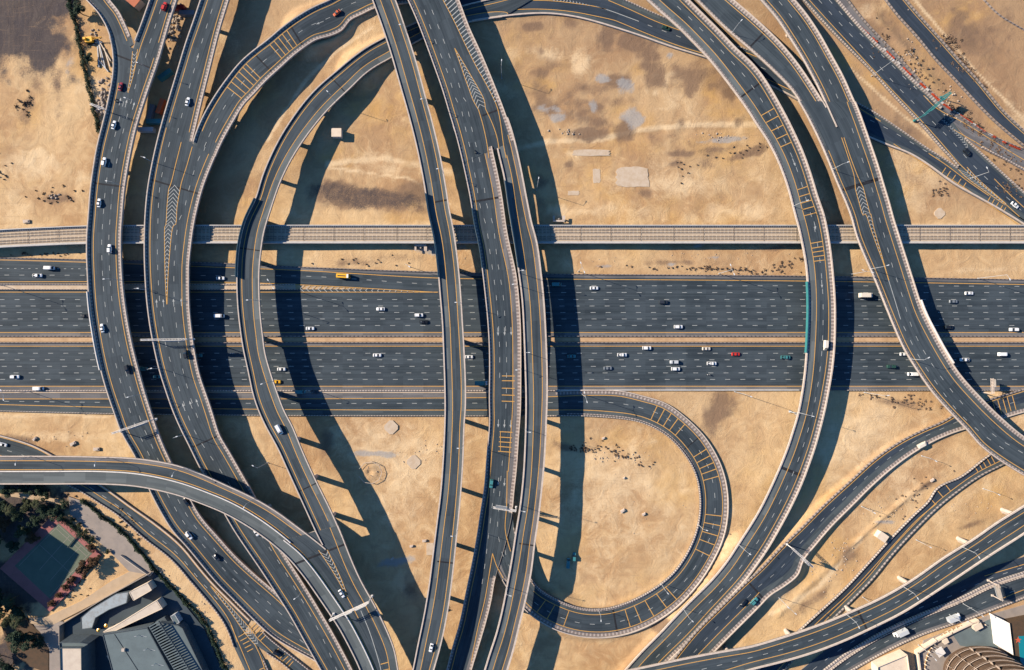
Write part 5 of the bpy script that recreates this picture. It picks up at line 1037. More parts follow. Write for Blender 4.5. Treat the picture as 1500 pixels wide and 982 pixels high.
for x, y, hh, rz, dbl, lb in ((735,115,14.3,1.5,False,'lamp post in the wide flyover shadow right of the striped verge'), (786,279,14.3,1.4,False,'lamp post in the flyover shadow above the railway'), (847,398,18,-1.2,True,'tall mast on the upper highway verge right of the centre'),
    (1053,401,18,-1.2,True,'tall mast on the upper highway verge above the pickup and motorbike'), (1246,402,14,2.9,True,'mast on the upper verge between arc and right flyover'), (1432,408,18,-1.2,False,'mast on the upper verge near the right edge'), (7,419,18,-1.2,True,'mast on the strip beside the service road at the left edge'),
    (418,421,18,-1.0,True,'mast at the gore of the slip road near the oval ramp'), (44,574,16,-1.3,True,'mast on the barrier strip near the lower left of the highway'), (852,577,16,-1.3,True,'mast at the start of the teardrop loop'), (600,391,12,-.6,False,'lamp post below the railway near the slim flyover'),
    (1076,574,15,-.4,False,'mast on the sand at the lower highway edge left of the arc'), (1266,575,15,0,False,'mast with teal box at the lower highway edge right of the arc'), (1276,112,14,.65,False,'lamp post left of the diagonal road near the top'), (1140,875,14,-.7,True,'mast on sand right of the ramp road'),
    (1420,262,12,2.2,False,'lamp post right of the diagonal road'), (392,678,12,2.6,False,'lamp post on the sand left of the oval ramp'), (1350,668,7,-.5,False,'short lamp on the sand below the ramp road, upper right'), (1262,742,7,-.5,False,'short lamp on the sand below the ramp road, middle'), (1342,791,7,-.5,False,'short lamp below the lay-by slip road'),
    (1440,716,7,-.5,False,'short lamp on the sand near the yellow bars at right'), (1264,875,6,-.5,False,'short lamp beside the corner flyover'), (1345,945,10,-.9,False,'lamp on the planted median at bottom right'), (1410,884,10,-.7,False,'upper lamp on the planted median at bottom right'), (1390,900,9,.4,False,'lamp near the box truck at bottom right')):
    lamp(G(x, y), rz, hh, 2.2, dbl, lb)
# ================================================================== SIGN GANTRIES
def gantry(p0, p1, hh, label, z0=None, z1=None, signs=(), mat='wpanel', single=False, nm='sign_gantry'):
    a = P(*p0, z0) if z0 is not None else G(*p0); b_ = P(*p1, z1) if z1 is not None else G(*p1); c = (a+b_)/2
    e = empty(nm, (a.x, a.y, min(a.z, b_.z)), label=label, cat='gantry'); o0 = Vector((a.x, a.y, min(a.z, b_.z)))
    zt = max(a.z, b_.z)+hh; A, B = Vector((a.x, a.y, zt))-o0, Vector((b_.x, b_.y, zt))-o0
    for q, gq in ((A, a), (B, b_)) if not single else ((A, a),):
        mb = MB(); mb.bar((q.x, q.y, gq.z-o0.z-.3), (q.x, q.y, q.z), .28, 8, .22).box(q.x, q.y, gq.z-o0.z+.2, 1.1, 1.1, .8); mb.build('post', mat, e)
    d_ = (B-A).normalized(); n_ = Vector((-d_.y, d_.x, 0)); mb = MB()
    for s_, dz in ((-.38, 0), (.38, 0), (-.38, .9), (.38, .9)): mb.bar(A+n_*s_+Vector((0, 0, dz)), B+n_*s_+Vector((0, 0, dz)), .12, 5)
    L_ = (B-A).length; k_ = int(L_/1.6)
    for i in range(k_):
        u = A+d_*L_*i/k_; v_ = A+d_*L_*(i+1)/k_
        mb.bar(u+n_*.38, v_-n_*.38, .06, 4).bar(u+n_*.38+Vector((0, 0, .9)), v_-n_*.38+Vector((0, 0, .9)), .06, 4).bar(u+n_*.38, u+n_*.38+Vector((0, 0, .9)), .05, 4).bar(u-n_*.38+Vector((0, 0, .9)), v_-n_*.38, .05, 4)
    tr_ = mb.build('truss', mat, e)
    for t0, t1, sm in signs:
        mb = MB(); u, v_ = A+d_*L_*t0, A+d_*L_*t1; m_ = (u+v_)/2-n_*.62; mb.box(m_.x, m_.y, m_.z+.4, (v_-u).length, .14, 3.2, math.atan2(d_.y, d_.x)); mb.build('sign_panel', sm, tr_)
        mb = MB(); m2 = m_-n_*.35; mb.box(m2.x, m2.y, m_.z-1.25, (v_-u).length, .3, .06, math.atan2(d_.y, d_.x)); mb.build('catwalk', 'steel', tr_)
    return e
gantry((219,498), (284,497), 6.5, 'white truss gantry spanning the second flyover over the highway median', 7.2, 7.2, ((.5,.92,'steel'),))
gantry((177,632), (229,614), 6.2, 'white truss gantry across the far left flyover below the highway', 7.5, 7.5, ((.45,.92,'steel'),))
gantry((146,160), (166,167), 6, 'short cantilever gantry on the left edge of the far left flyover', 8, 8, (), single=True)
gantry((489,899), (545,873), 6.5, 'truss gantry across the merged ramps at the bottom left of the centre', 14.2, 14.2, ((.40,.58,'steel'),(.66,.95,'steel')))
gantry((756,743), (723,738), 6.2, 'cantilever gantry over the lower wide centre flyover', 6, 6, ((.4,.9,'steel'),), single=True)
gantry((1152,797), (1181,823), 6.2, 'gantry across the ramp road beside the arc shadow', 2.4, 2.4, ((.6,.95,'steel'),))
gantry((1339,177), (1378,143), 6.5, 'teal and white gantry across the diagonal road', .7, .7, ((.2,.5,'teal'),(.65,.95,'teal')), mat='teal')
gantry((1447,850), (1453,872), 6, 'beige gantry over the divided road at bottom right', .4, .4, ((.1,.9,'concd'),), mat='conc')
gantry((1157,603), (1171,606), 5, 'small cantilever sign left of the big arc below the highway', 0.3, .3, ((.2,.8,'steel'),), single=True, mat='steel')
gantry((1438,575), (1437,553), 6.5, 'cantilever sign at the lower highway edge near the right side', .3, .3, ((.45,.95,'concd'),), single=True, mat='conc')
# ================================================================== VEGETATION
def leafmesh(name, n, fn, size, mat, flat=.5):
    v_ = []; f_ = []
    for i in range(n):
        c, up = fn(); c = Vector(c); a = Vector(rng.normal(size=3)); a.z *= flat; a.normalize(); b_ = a.cross(Vector((rng.normal()*.6, rng.normal()*.6, 1))).normalized(); s_ = size*(.55+rng.random()*.9)
        k = len(v_); v_ += [tuple(c-a*s_), tuple(c+b_*s_*.55), tuple(c+a*s_), tuple(c-b_*s_*.55)]; f_.append((k, k+1, k+2, k+3))
    me_ = bpy.data.meshes.new(name); me_.from_pydata(v_, [], f_); me_.materials.append(M[mat]); me_.update(); return me_
def crownfn(R, hh):
    cl_ = [(rng.normal()*R*.42, rng.normal()*R*.42, hh*(.55+.45*rng.random()), R*(.28+.3*rng.random())) for _ in range(11)]
    def fn():
        c = cl_[rng.integers(len(cl_))]; d_ = rng.normal(size=3); d_ /= np.linalg.norm(d_); r_ = c[3]*(.6+.45*rng.random()); return (c[0]+d_[0]*r_, c[1]+d_[1]*r_, c[2]+d_[2]*r_*.8), 1
    return fn
def trunkmesh(hh, r_):
    mb = MB(); mb.bar((0,0,-.5),(0.1,.05,hh*.5),r_,8,r_*.7)
    for k in range(5): a = k*1.26+.3; mb.bar((.1,.05,hh*.45),(math.cos(a)*hh*.28, math.sin(a)*hh*.28, hh*.8),r_*.5,6,r_*.2)
    me_ = bpy.data.meshes.new('trunk'); me_.from_pydata(mb.v, [], mb.f); me_.materials.append(M['bark']); me_.update(); return me_
TV = []
for k, mt in enumerate(('leaf2', 'leaf1', 'leaf3', 'leaf1')): TV.append((trunkmesh(7, .28), leafmesh('crown', 2600, crownfn(3.6, 7), .34, mt)))
def palm():
    v_ = []; f_ = []
    for k in range(26):
        a = k*2.4; el = .15+.9*rng.random(); ln = 3.0+rng.random()
        pts = [Vector((math.cos(a)*ln*t, math.sin(a)*ln*t, 7+math.sin(el)*ln*t*1.1-ln*1.1*t*t)) for t in (0, .25, .5, .75, 1)]
        for i in range(4):
            p, q = pts[i], pts[i+1]; d_ = (q-p).normalized(); n_ = d_.cross(Vector((0, 0, 1))).normalized()
            for u in range(4):
                c = p.lerp(q, u/4)
                for s_ in (1, -1):
                    tip = c+n_*s_*.75*(1-.5*i/4)+d_*.4-Vector((0, 0, .25)); b0 = len(v_); v_ += [tuple(c), tuple(c+d_*.16), tuple(tip)]; f_.append((b0, b0+1, b0+2))
    me_ = bpy.data.meshes.new('crown'); me_.from_pydata(v_, [], f_); me_.materials.append(M['leaf1']); me_.update()
    mb = MB(); mb.bar((0,0,-.5),(0.05,0,7.1),.24,8,.18); tm = bpy.data.meshes.new('trunk'); tm.from_pydata(mb.v, [], mb.f); tm.materials.append(M['bark']); return tm, me_
PALM = palm()
def tree(x, y, var, sc, label, group=None, name='tree'):
    tm, cm = PALM if var == 'p' else TV[var]; g_ = G(x, y); e = empty('palm_tree' if var == 'p' else name, g_, rng.random()*6.3, label, 'palm' if var == 'p' else 'tree', group); e.scale = (sc, sc, sc*(.9 if var != 'p' else 1))
    for me_ in (tm, cm): o = bpy.data.objects.new(me_.name.split('.')[0], me_); C.objects.link(o); o.parent = e
tl = [(20,715,0,.9),(42,712,0,.8),(64,716,0,.85),(8,738,0,1.0),(50,736,1,1.0),(76,742,0,1.0),(34,752,0,.9),(93,748,0,.95),(15,765,2,.9),(40,774,1,.9),(-5,752,0,1),(60,762,0,.8),(55,785,2,.8),(100,738,0,.7),(27,795,0,.8),(5,790,0,1),(74,722,0,.7)]
for i, (x, y, v_, s_) in enumerate(tl):
    w_ = 'rusty brown' if v_ == 2 else ('olive' if v_ == 1 else 'dark green')
    tree(x, y, v_, s_, f'{w_} tree in the dense grove above the sports court', f'{w_} trees in the grove above the court')
for x, y, lb in ((30,742,'palm in the left part of the grove above the sports court'),(70,733,'palm in the right part of the grove above the sports court'),(28,872,'palm left of the court bottom corner'),(40,905,'palm in the brown garden bed at the lower left')): tree(x, y, 'p', 1.1, lb)
tree(133,829,2,1.05,'brown tree at the right corner of the sports court'); tree(144,818,2,.8,'smaller brown tree just above the brown tree at the court corner'); tree(108,849,2,.5,'small brown tree by the bottom edge of the court'); tree(138,800,2,.62,'brown tree at the end of the hedge by the court')
for x, y, v_, s_, lb in ((45,925,0,1.5,'large dark tree in the brown garden bed'),(62,935,0,.9,'dark tree right of the large one in the garden bed'),(8,880,0,.9,'tree at the left edge below the court'),(3,960,0,1.1,'tree in the bottom left corner'),(20,972,0,.9,'tree next to the bottom left corner'),(30,890,2,.7,'brown tree above the garden bed'),(22,905,1,.8,'olive tree above the garden bed'),(-4,915,0,1,'tree cut by the left edge beside the garden bed')): tree(x, y, v_, s_, lb)
for x, y in ((109,760),(120,769),(130,778),(140,787),(162,806)):
    tree(x, y, 1, .34, 'small round bush in the row along the court edge', 'round bushes along the court edge', 'bush')
tree(122,22,0,1.0,'dark tree beside the top left slip ramp'); tree(134,88,0,.6,'dark tree in the scrap yard')
for x, y in ((8,868),(22,882),(6,898),(38,893)): tree(x, y, 0, .95, 'dark tree in the shaded clump below the court', 'dark trees in the shaded clump below the court')
for x, y, s_ in ((110,846,.42),(100,858,.5),(90,870,.45),(80,882,.5)): tree(x, y, 2, s_, 'small brown shrub tree added in a row to darken the lower edge of the court', 'brown shrub trees added at the lower edge of the court')  # shrubs added to cover the sunlit strip along the court's lower edge
def hedge(pts, wd, ht, label, mat='leaf2', dens=7, name='hedge', sz=.3):
    p = catmull(pts, 3.0); w_ = np.array([tuple(G(a, b)) for a, b in p]); s_ = np.concatenate([[0], np.cumsum(np.hypot(*np.diff(w_, axis=0)[:, :2].T))])
    n = int(s_[-1]*dens)
    def fn():
        q = rng.random()*s_[-1]; c = [np.interp(q, s_, w_[:, k]) for k in range(3)]; bump = .6+.5*math.sin(q*.7)*math.sin(q*.23+1)+.2*rng.random()
        return (c[0]+rng.normal()*wd*.3, c[1]+rng.normal()*wd*.3, c[2]+ht*bump*rng.random()), 1
    o = bpy.data.objects.new(name, leafmesh(name, n, fn, sz, mat)); C.objects.link(o); return tag(o, label, 'hedge')
hedge(px(121,731, 150,755, 179,777, 205,806, 228,834, 256,863, 280,888, 293,901, 303,915, 312,934, 322,958, 334,984, 345,1010), 1.0, 2.6, 'long dark hedge between the walled compound and the bottom left road', dens=75, sz=.34)
hedge(px(101,-10, 104,12, 111,31, 117,60, 124,95, 133,135, 142,174, 146,195), 1.5, 2.6, 'long dark hedge line left of the scrap yard at top left', dens=75, sz=.34)
hedge(px(90,757, 104,768, 120,781, 136,794), 2.2, 3.2, 'thick dark hedge along the upper right side of the sports court', dens=90)
# scrub: uncountable low growth
def scrubs(name, spots, label, mat='scrub', nper=20, size=.30, hh=.45):
    v_ = []; f_ = []
    for x, y, r_ in spots:
        g_ = G(x, y)
        for k in range(int(nper*max(1, r_*1.2))):
            c = Vector((g_.x+rng.normal()*r_*.42, g_.y+rng.normal()*r_*.42, g_.z+rng.random()*hh)); a = Vector(rng.normal(size=3)).normalized(); b_ = a.orthogonal(); s_ = size*(.5+rng.random()); q = len(v_)
            v_ += [tuple(c-a*s_), tuple(c+b_*s_*.5), tuple(c+a*s_), tuple(c-b_*s_*.5)]; f_.append((q, q+1, q+2, q+3))
    o = mesh_obj(name, v_, f_, mat); return tag(o, label, None, None, 'stuff')
sp = []
def scatter(n, cx_, cy_, rx, ry, ang=0, r0=.5, r1=1.4):
    a = math.radians(ang)
    for _ in range(n):
        u, w_ = rng.normal()*rx*.5, rng.normal()*ry*.5; sp.append((cx_+u*math.cos(a)-w_*math.sin(a), cy_+u*math.sin(a)+w_*math.cos(a), (r0+(r1-r0)*rng.random()**2)*.8))
scatter(16,38,158,10,22,15,.8,2.2); scatter(26,85,288,45,14,0,.4,1.0); scatter(12,5,250,12,20,0,.3,.8); scatter(90,1045,394,110,4,2,.2,.8); scatter(30,1150,388,50,6,-15,.5,1.3); scatter(50,905,665,45,9,22,.3,.9); scatter(40,850,658,24,5,10,.3,1.0)
scatter(26,1385,62,14,30,-40,1.2,3.0); scatter(26,1425,112,8,34,-42,1.2,3.2); scatter(40,1345,100,16,40,-42,.4,1.3); scatter(60,1418,180,10,50,-50,.8,2.2); scatter(60,1465,225,16,45,-55,.5,1.4); scatter(40,1480,275,20,20,0,.4,1.3); scatter(50,1320,588,60,9,5,.3,1.2); scatter(14,545,383,80,12,0,.3,.8)
scatter(10,1000,245,30,20,0,.3,.8); scatter(16,1080,222,50,8,-15,.4,1.0); scatter(30,1330,740,70,30,-35,.3,.8); scatter(24,1380,280,14,10,0,.4,.9); scatter(40,120,752,10,30,-40,.4,1.1); scatter(36,185,762,8,36,-45,.5,1.3);  scatter(30,100,860,30,30,0,.4,1.2)
scatter(30,1290,60,20,30,0,.3,.8);  scatter(20,70,372,60,3,0,.3,.8)
scrubs('dry_scrub', sp, 'low dry scrub dotted over the sand')
# stones
st_v = []; st_f = []; 
def stone(x, y, r_, hh=None):
    g_ = G(x, y); q = len(st_v); hh = hh or r_*.8; n = 7
    for z_, k in ((-.2, 1.0), (hh*.6, .85), (hh, .4)):
        for i in range(n): a = 2*math.pi*i/n; w_ = r_*k*(.75+.45*rng.random()); st_v.append((g_.x+w_*math.cos(a), g_.y+w_*math.sin(a), g_.z+z_))
    for l in (0, 1):
        for i in range(n): st_f.append((q+l*n+i, q+l*n+(i+1) % n, q+(l+1)*n+(i+1) % n, q+(l+1)*n+i))
    st_f.append(tuple(q+2*n+i for i in range(n)))
for cx_, cy_, rx, ry, n, r0 in ((150,150,8,22,60,.9),(160,130,6,14,30,.7),(140,55,10,12,30,.6),(255,22,8,26,50,.8),(250,50,6,16,34,.9),(82,287,12,4,9,.8),(950,730,40,40,16,.25),(100,640,60,8,20,.25),(640,350,60,8,10,.3),(1235,812,14,22,40,.35),(1290,755,30,30,30,.3),(910,670,40,6,40,.35),(1395,160,12,30,60,.5),(1210,850,30,20,30,.3),(1330,90,14,40,60,.45),(830,195,20,4,16,.5),(1050,200,30,5,20,.4),(235,842,8,8,20,.5),(300,900,5,14,20,.4),(1420,740,40,16,20,.25),(545,692,9,9,16,.25),(620,660,30,20,30,.3),(720,380,160,8,30,.25),(1000,375,160,8,30,.25)):
    for _ in range(n): stone(cx_+rng.normal()*rx*.6, cy_+rng.normal()*ry*.6, r0*(.4+rng.random()))
M['stone'] = mk_plain('stone', (.42, .34, .26), (.25, .2, .16), .8)
tag(mesh_obj('rubble', st_v, st_f, 'stone'), 'scattered stones and rubble on the sand', None, None, 'stuff')
# ================================================================== SITE OBJECTS
def shed(name, cx_, cy_, sx, sy, hh, deg, wall, roof, label, cat, lip=.3, units=0):
    g_ = G(cx_, cy_); e = empty(name, g_, math.radians(deg), label, cat)
    MB().box(0, 0, hh/2-.4, sx, sy, hh+.8).build('wall', wall, e); MB().box(0, 0, hh+.12, sx+lip, sy+lip, .24).build('roof', roof, e)
    MB().box(sx*.2, -sy/2-.02, 1.0, 1.0, .08, 2.0).build('door', 'steel', e)
    for k in range(units): MB().box(sx*(.25-.5*(k % 2)), sy*(.2-.3*(k//2)), hh+.55, 1.2, .9, .7).build('roof_unit', 'steel', e)
    return e
M['cream'] = mk_plain('cream_render', (.66, .55, .42), (.55, .44, .33), .4); M['oranger'] = mk_plain('terracotta', (.48, .16, .08), (.36, .12, .07), .5); M['rooft'] = mk_plain('grey_roof', (.13, .165, .17), (.10, .125, .13), .15); M['roofl'] = mk_plain('pale_roof', (.56, .48, .38), (.46, .38, .3), .3); M['dkwall'] = mk_plain('dark_wall', (.09, .11, .12), (.06, .075, .085))
shed('utility_hut', 495.5, 197.5, 5.2, 4.4, 3.0, 0, 'cream', 'cream', 'small white square hut on the sand inside the oval ramp shadow edge', 'hut'); shed('utility_hut', 1288, 784, 5.2, 4.0, 2.8, -35, 'cream', 'cream', 'small white hut on the sand beside the lay-by slip road', 'hut')
shed('utility_hut', 202, 6, 7, 5.5, 4, -40, 'cream', 'oranger', 'orange roofed hut between the two ramps at the top left', 'hut')
# containers in the shade between the two left flyovers
for i, (x, y, dg, cc, lb) in enumerate(((238,158,70,'orange','rust red shipping container in the shade between the two left flyovers'),(224,166,75,'grey','grey container left of the rust red one'),(217,192,0,'silver','pale container lying crosswise above the far left flyover shadow'),(229,180,0,'teal','teal container below the rust red one'),(262,14,0,'darkred','red container near the top between the left flyovers'),(277,22,0,'grey','grey container near the top beside the red one'),(245,112,35,'teal','teal container higher up between the left flyovers'))):
    g_ = G(x, y); e = empty('shipping_container', g_, math.radians(dg), lb, 'container'); MB().box(0, 0, 1.3, 8.5, 2.5, 2.6).build('body', 'p_'+cc, e); mb = MB()
    for k in range(12): mb.box(-3.9+k*.71, 0, 2.64, .3, 2.4, .08)
    mb.build('roof_rib', 'p_'+cc, e)
# scrap yard: beams, pipes, a crane carcass
for i, (x, y, ln, dg) in enumerate(((148,78,14,-80),(151,82,15,-76),(155,76,13,-60),(145,84,12,-86),(158,85,11,-72),(141,60,8,-20),(139,64,7,10),(153,98,8,-50))):
    g_ = G(x, y); mb = MB(); a = math.radians(dg); mb.box(0, 0, .7, ln, .5, .12).box(0, 0, .2, ln, .5, .12).box(0, 0, .45, ln, .12, .4); o = mb.build('steel_beam', 'steel' if i % 2 else 'cream'); o.location = g_; o.rotation_euler = (0, 0, a); tag(o, 'long steel beam lying in the scrap yard beside the far left ramp', 'beam', 'beams in the scrap yard')
g_ = G(134, 61); e = empty('crawler_crane', g_, .1, 'yellow crawler machine parked in the scrap yard', 'crane'); MB().box(0, 0, 1.6, 4, 2.8, 1.6).box(-1.6, .2, 2.9, 1.4, 1.2, 1.0).build('body', 'p_yellow', e)
for s_ in (-1.5, 1.5): MB().box(0, s_, .5, 4.6, .7, 1.0).build('track', 'rubber', e)
mb = MB()
for s_ in (-.5, .5): mb.bar((1.5, s_, 2), (8, s_*.4, 3), .12)
for k in range(7): mb.bar((1.5+k*.9, -.45, 2.1+k*.14), (2.4+k*.9, .4, 2.2+k*.14), .06)
mb.build('boom', 'p_yellow', e)
# small manhole boxes and drums on the sand
for i, (x, y, sx, lb) in enumerate(((52,643,1.6,'first pale block from the left on the sand above the curved ramp'),(108,650,2.2,'second pale block from the left on the sand above the curved ramp'),(142,658,2.2,'third pale block from the left on the sand above the curved ramp'),(622,792,1.6,'pale block beside the slim flyover on the lower sand'),(603,800,1.4,'small white box on the lower sand'),(912,748,1.8,'pale block inside the teardrop loop, left one'),(943,753,1.4,'pale block inside the teardrop loop, right one'),(914,700,.9,'tiny block high inside the teardrop loop'),(1364,703,1.5,'dark block beside the ridge of sand near the lay-by'),(884,642,1.2,'small green box at the top inside the teardrop loop'),(40,325,2.4,'grey boulder block above the railway at left'),(575,818,1.2,'tiny block near the narrow pale pad'))):
    g_ = G(x, y); mb = MB(); mb.box(0, 0, .3, sx*1.5, sx*.8, 1.0).box(sx*.1, 0, .9, sx*.8, sx*.5, .3); o = mb.build('concrete_block', 'conc'); o.location = g_; o.rotation_euler = (0, 0, rng.random()*.8); tag(o, lb, 'block')
# ================================================================== BOTTOM LEFT COMPOUND
M['court'] = mk_plain('court_green', (.13, .15, .105), (.10, .12, .085), .15); M['pink'] = mk_plain('court_pink', (.33, .125, .115), (.25, .10, .09), .25); M['pave'] = mk_plain('paving', (.30, .25, .21), (.22, .19, .165), .2); M['pathc'] = mk_plain('path_sand', (.46, .34, .22), (.38, .28, .18), .3); M['bed'] = mk_plain('planting_bed', (.10, .06, .035), (.06, .045, .03), .5)
M['ripple'] = mk_stripe('roof_ribs', (.30, .34, .35), (.20, .235, .245), 3.0, .85)
sheet('sports_ground', [(79,754),(87,754),(150,813),(112,858),(75,895),(2,832)], .95, 'pink', 'pink surround of the sports court', thick=1.4)
sheet('tennis_court', [(88,766),(137,810),(75,876),(24,828)], .97, 'court', 'grey green sports court surface', thick=.5)
mb = MB()
def cl_line(x0, y0, x1, y1, wd=.10): 
    a, b_ = P(x0, y0), P(x1, y1); d_ = (b_-a).normalized(); n_ = Vector((-d_.y, d_.x, 0))*wd; mb.quad((*(a-n_).xy, .985), (*(b_-n_).xy, .985), (*(b_+n_).xy, .985), (*(a+n_).xy, .985))
for q in ((88,769,133,810),(84,773,129,814),(88,769,30,828),(133,810,75,872),(104,784,60,834),(120,799,76,849),(60,797,106,839)): cl_line(*q)
o = mb.build('court_lines', 'pave'); tag(o, 'white playing lines painted on the sports court', None, None, 'structure')
a, b_ = G(116,784), G(103,800); e = empty('court_net', (a.x, a.y, .97), label='net standing across the sunlit end of the sports court', cat='net'); mb = MB(); d_ = Vector((b_.x-a.x, b_.y-a.y, 0)); mb.bar((0,0,0),(0,0,1.1),.06).bar((d_.x,d_.y,0),(d_.x,d_.y,1.1),.06); mb.build('post', 'steel', e); MB().box(d_.x/2, d_.y/2, .55, d_.length, .05, .9, math.atan2(d_.y, d_.x)).build('mesh', 'screen', e)
sheet('path', [(102,727),(120,733),(178,778),(227,834),(222,842),(190,836),(165,810),(128,776),(104,752)], .8, 'pave', 'paved path along the hedge above the court', thick=1.2)
sheet('path', [(17,721),(60,725),(100,735),(100,742),(60,733),(18,727)], .8, 'pathc', 'sandy path through the grove', thick=1.2)
sheet('path', [(88,910),(150,878),(226,834),(222,828),(200,832),(165,850),(120,880),(70,903),(45,905),(45,912),(72,918)], .78, 'pathc', 'sandy path along the compound wall', thick=1.2)
sheet('courtyard', [(45,904),(94,910),(94,942),(90,990),(74,990),(74,950),(58,925)], .76, 'pave', 'paved yard left of the small flat roofed block', thick=1.2)
sheet('planting_bed', [(4,915),(40,906),(60,925),(73,950),(73,985),(45,975),(14,950)], .84, 'bed', 'brown planting bed at the lower left', thick=1.2)
sheet('yard', [(96,912),(227,838),(256,866),(300,920),(330,990),(96,990)], .7, 'asph', 'asphalt yard inside the compound wall', thick=1.2)
def wallp(pts, hh, label, mat='conc', wd=.4, name='boundary_wall', z=None):
    w_ = [G(*p) for p in pts]; mb = MB()
    for a, b_ in zip(w_[:-1], w_[1:]):
        d_ = b_-a; mb.box((a.x+b_.x)/2, (a.y+b_.y)/2, .3+hh/2, math.hypot(d_.x, d_.y)+wd*.5, wd, hh+1.2, math.atan2(d_.y, d_.x))
    return tag(mb.build(name, mat), label, 'wall')
wallp([(94,940),(94,912),(160,872),(226,836)], 2.6, 'concrete wall around the compound yard at the bottom left', 'pave'); wallp([(228,835),(222,842),(180,812)], 1.2, 'low wall at the tip of the paved path', 'roofl', .3)
def poly_building(name, pts, z0, z1, wall, roof, label, cat, rooftop=None, par=.6):
    w_ = [P(x, y, z1) for x, y in pts]; c = sum(w_, Vector())/len(w_)
    if sum(a.x*b_.y-b_.x*a.y for a, b_ in zip(w_, w_[1:]+w_[:1])) < 0: w_.reverse()
    e = empty(name, (c.x, c.y, z0), label=label, cat=cat); loc = [(p.x-c.x, p.y-c.y) for p in w_]
    mb = MB(); mb.poly_prism(loc, -1, z1-z0); mb.build('wall', wall, e)
    mb = MB(); mb.poly_prism([(x*.97, y*.97) for x, y in loc], z1-z0, z1-z0+.12); mb.build('roof', roof, e)
    if par:
        mb = MB()
        for a, b_ in zip(loc, loc[1:]+loc[:1]):
            d_ = (b_[0]-a[0], b_[1]-a[1]); mb.box((a[0]+b_[0])/2, (a[1]+b_[1])/2, z1-z0+par/2, math.hypot(*d_), .3, par, math.atan2(d_[1], d_[0]))
        mb.build('roof_parapet', wall, e)
    return e, c
e, c = poly_building('warehouse', [(151,929),(216,919.5),(278,1035),(180,1040)], .5, 7, 'dkwall', 'rooft', 'large grey green roofed hall at the bottom left with pipes on its roof', 'hall', par=.35)
mb = MB()
for (x, y) in ((203,930),(216,950),(228,972),(240,990)):
    p = P(x, y, 7)-Vector((c.x, c.y, .5)); mb.bar(p, p+Vector((0, 0, 1.6)), .12).bar(p+Vector((0, 0, 1.6)), p+Vector((-1.2, 0, 1.7)), .12).bar(p, p+Vector((4.5, -1.2, .1)), .12)
mb.build('vent_pipe', 'steel', e); p = P(182,951,7)-Vector((c.x, c.y, .5)); MB().box(p.x, p.y, 7.0, 1.6, 1.6, 1.2).build('roof_unit', 'conc', e)
mb = MB(); a, b_ = P(168,929,7)-c, P(214,1000,7)-c; mb.box((a.x+b_.x)/2, (a.y+b_.y)/2, 6.75, math.hypot(b_.x-a.x, b_.y-a.y), .12, .12, math.atan2(b_.y-a.y, b_.x-a.x)); mb.build('roof_seam', 'joint', e)
# louvred canopy beside the hall
a0, a1 = P(218,919,8), P(286,1035,8); b0, b1 = P(232,911,8), P(306,1028,8); e = empty('louvre_canopy', (a0.x, a0.y, .5), label='canopy of dark parallel louvres on the right edge of the hall', cat='canopy'); mb = MB()
for i in range(34):
    t = i/34; p, q = a0.lerp(a1, t), b0.lerp(b1, t); d_ = q-p; mb.box((p.x+q.x)/2-a0.x, (p.y+q.y)/2-a0.y, 7.2, d_.length, .55, .35, math.atan2(d_.y, d_.x))
mb.build('louvre', 'rooft', e); mb = MB()
for p, q in ((a0, a1), (b0, b1)): d_ = q-p; mb.box((p.x+q.x)/2-a0.x, (p.y+q.y)/2-a0.y, 7.0, d_.length, .3, .5, math.atan2(d_.y, d_.x))
mb.build('frame', 'dkwall', e); d_ = b1-b0
MB().poly_prism([(p.x-a0.x, p.y-a0.y) for p in (a0, a1, b1, b0)], -.8, 2.5).build('base', 'dkwall', e)
poly_building('ramp_house', [(234,912),(262,916),(268,920),(320,1030),(300,1030)], .5, 5, 'dkwall', 'rooft', 'long dark sloping block right of the louvre canopy', 'building')
poly_building('flat_block', [(89,949),(120,949),(121,1030),(91,1030)], .5, 10, 'dkwall', 'roofl', 'small block with pale flat roof at the bottom left', 'building'); poly_building('annex', [(88,941),(118,941),(130,943),(120,948.5),(89,948.5)], .5, 8.5, 'dkwall', 'rooft', 'narrow grey annex at the top of the pale roofed block', 'building')
poly_building('canopy_block', [(189.6,867.6),(216,854),(222.4,864.4),(196,879.6)], .5, 5, 'cream', 'roofl', 'cream rectangular canopy at the compound entrance, upper one', 'building', par=.25)
poly_building('canopy_block', [(151,926),(168,918),(230,879.5),(238,891.5),(190,914),(165,926)], .5, 5, 'cream', 'roofl', 'long cream wedge roof above the hall, lower one', 'building', par=.25)
poly_building('curved_roof', [(170,870),(189,867),(186,883),(160,893),(140,905),(135,920),(120,922),(119,905),(134,892)], .5, 3.5, 'dkwall', 'ripple', 'curved grey ribbed roof over the ramp entrance', 'roof', par=.2)
poly_building('plant_box', [(250,903),(256,900),(263,912),(257,915)], .5, 4, 'steel', 'rooft', 'small grey plant box by the yard road', 'building', par=.2); poly_building('plant_box', [(157,961),(165,956),(172,967),(163,972)], .5, 4, 'cream', 'cream', 'small cream plant box left of the hall', 'building', par=.2)
for x, y, lb in ((149.5,919.5,'left yellow patio umbrella in the yard'),(160.5,913,'right yellow patio umbrella in the yard')):
    g_ = G(x, y); e = empty('parasol', (g_.x, g_.y, .7), label=lb, cat='umbrella'); MB().cyl(0, 0, 2.0, 2.7, 1.1, .06, 8).build('canopy', 'p_yellow', e); MB().cyl(0, 0, 0, 2.6, .05).build('pole', 'steel', e)
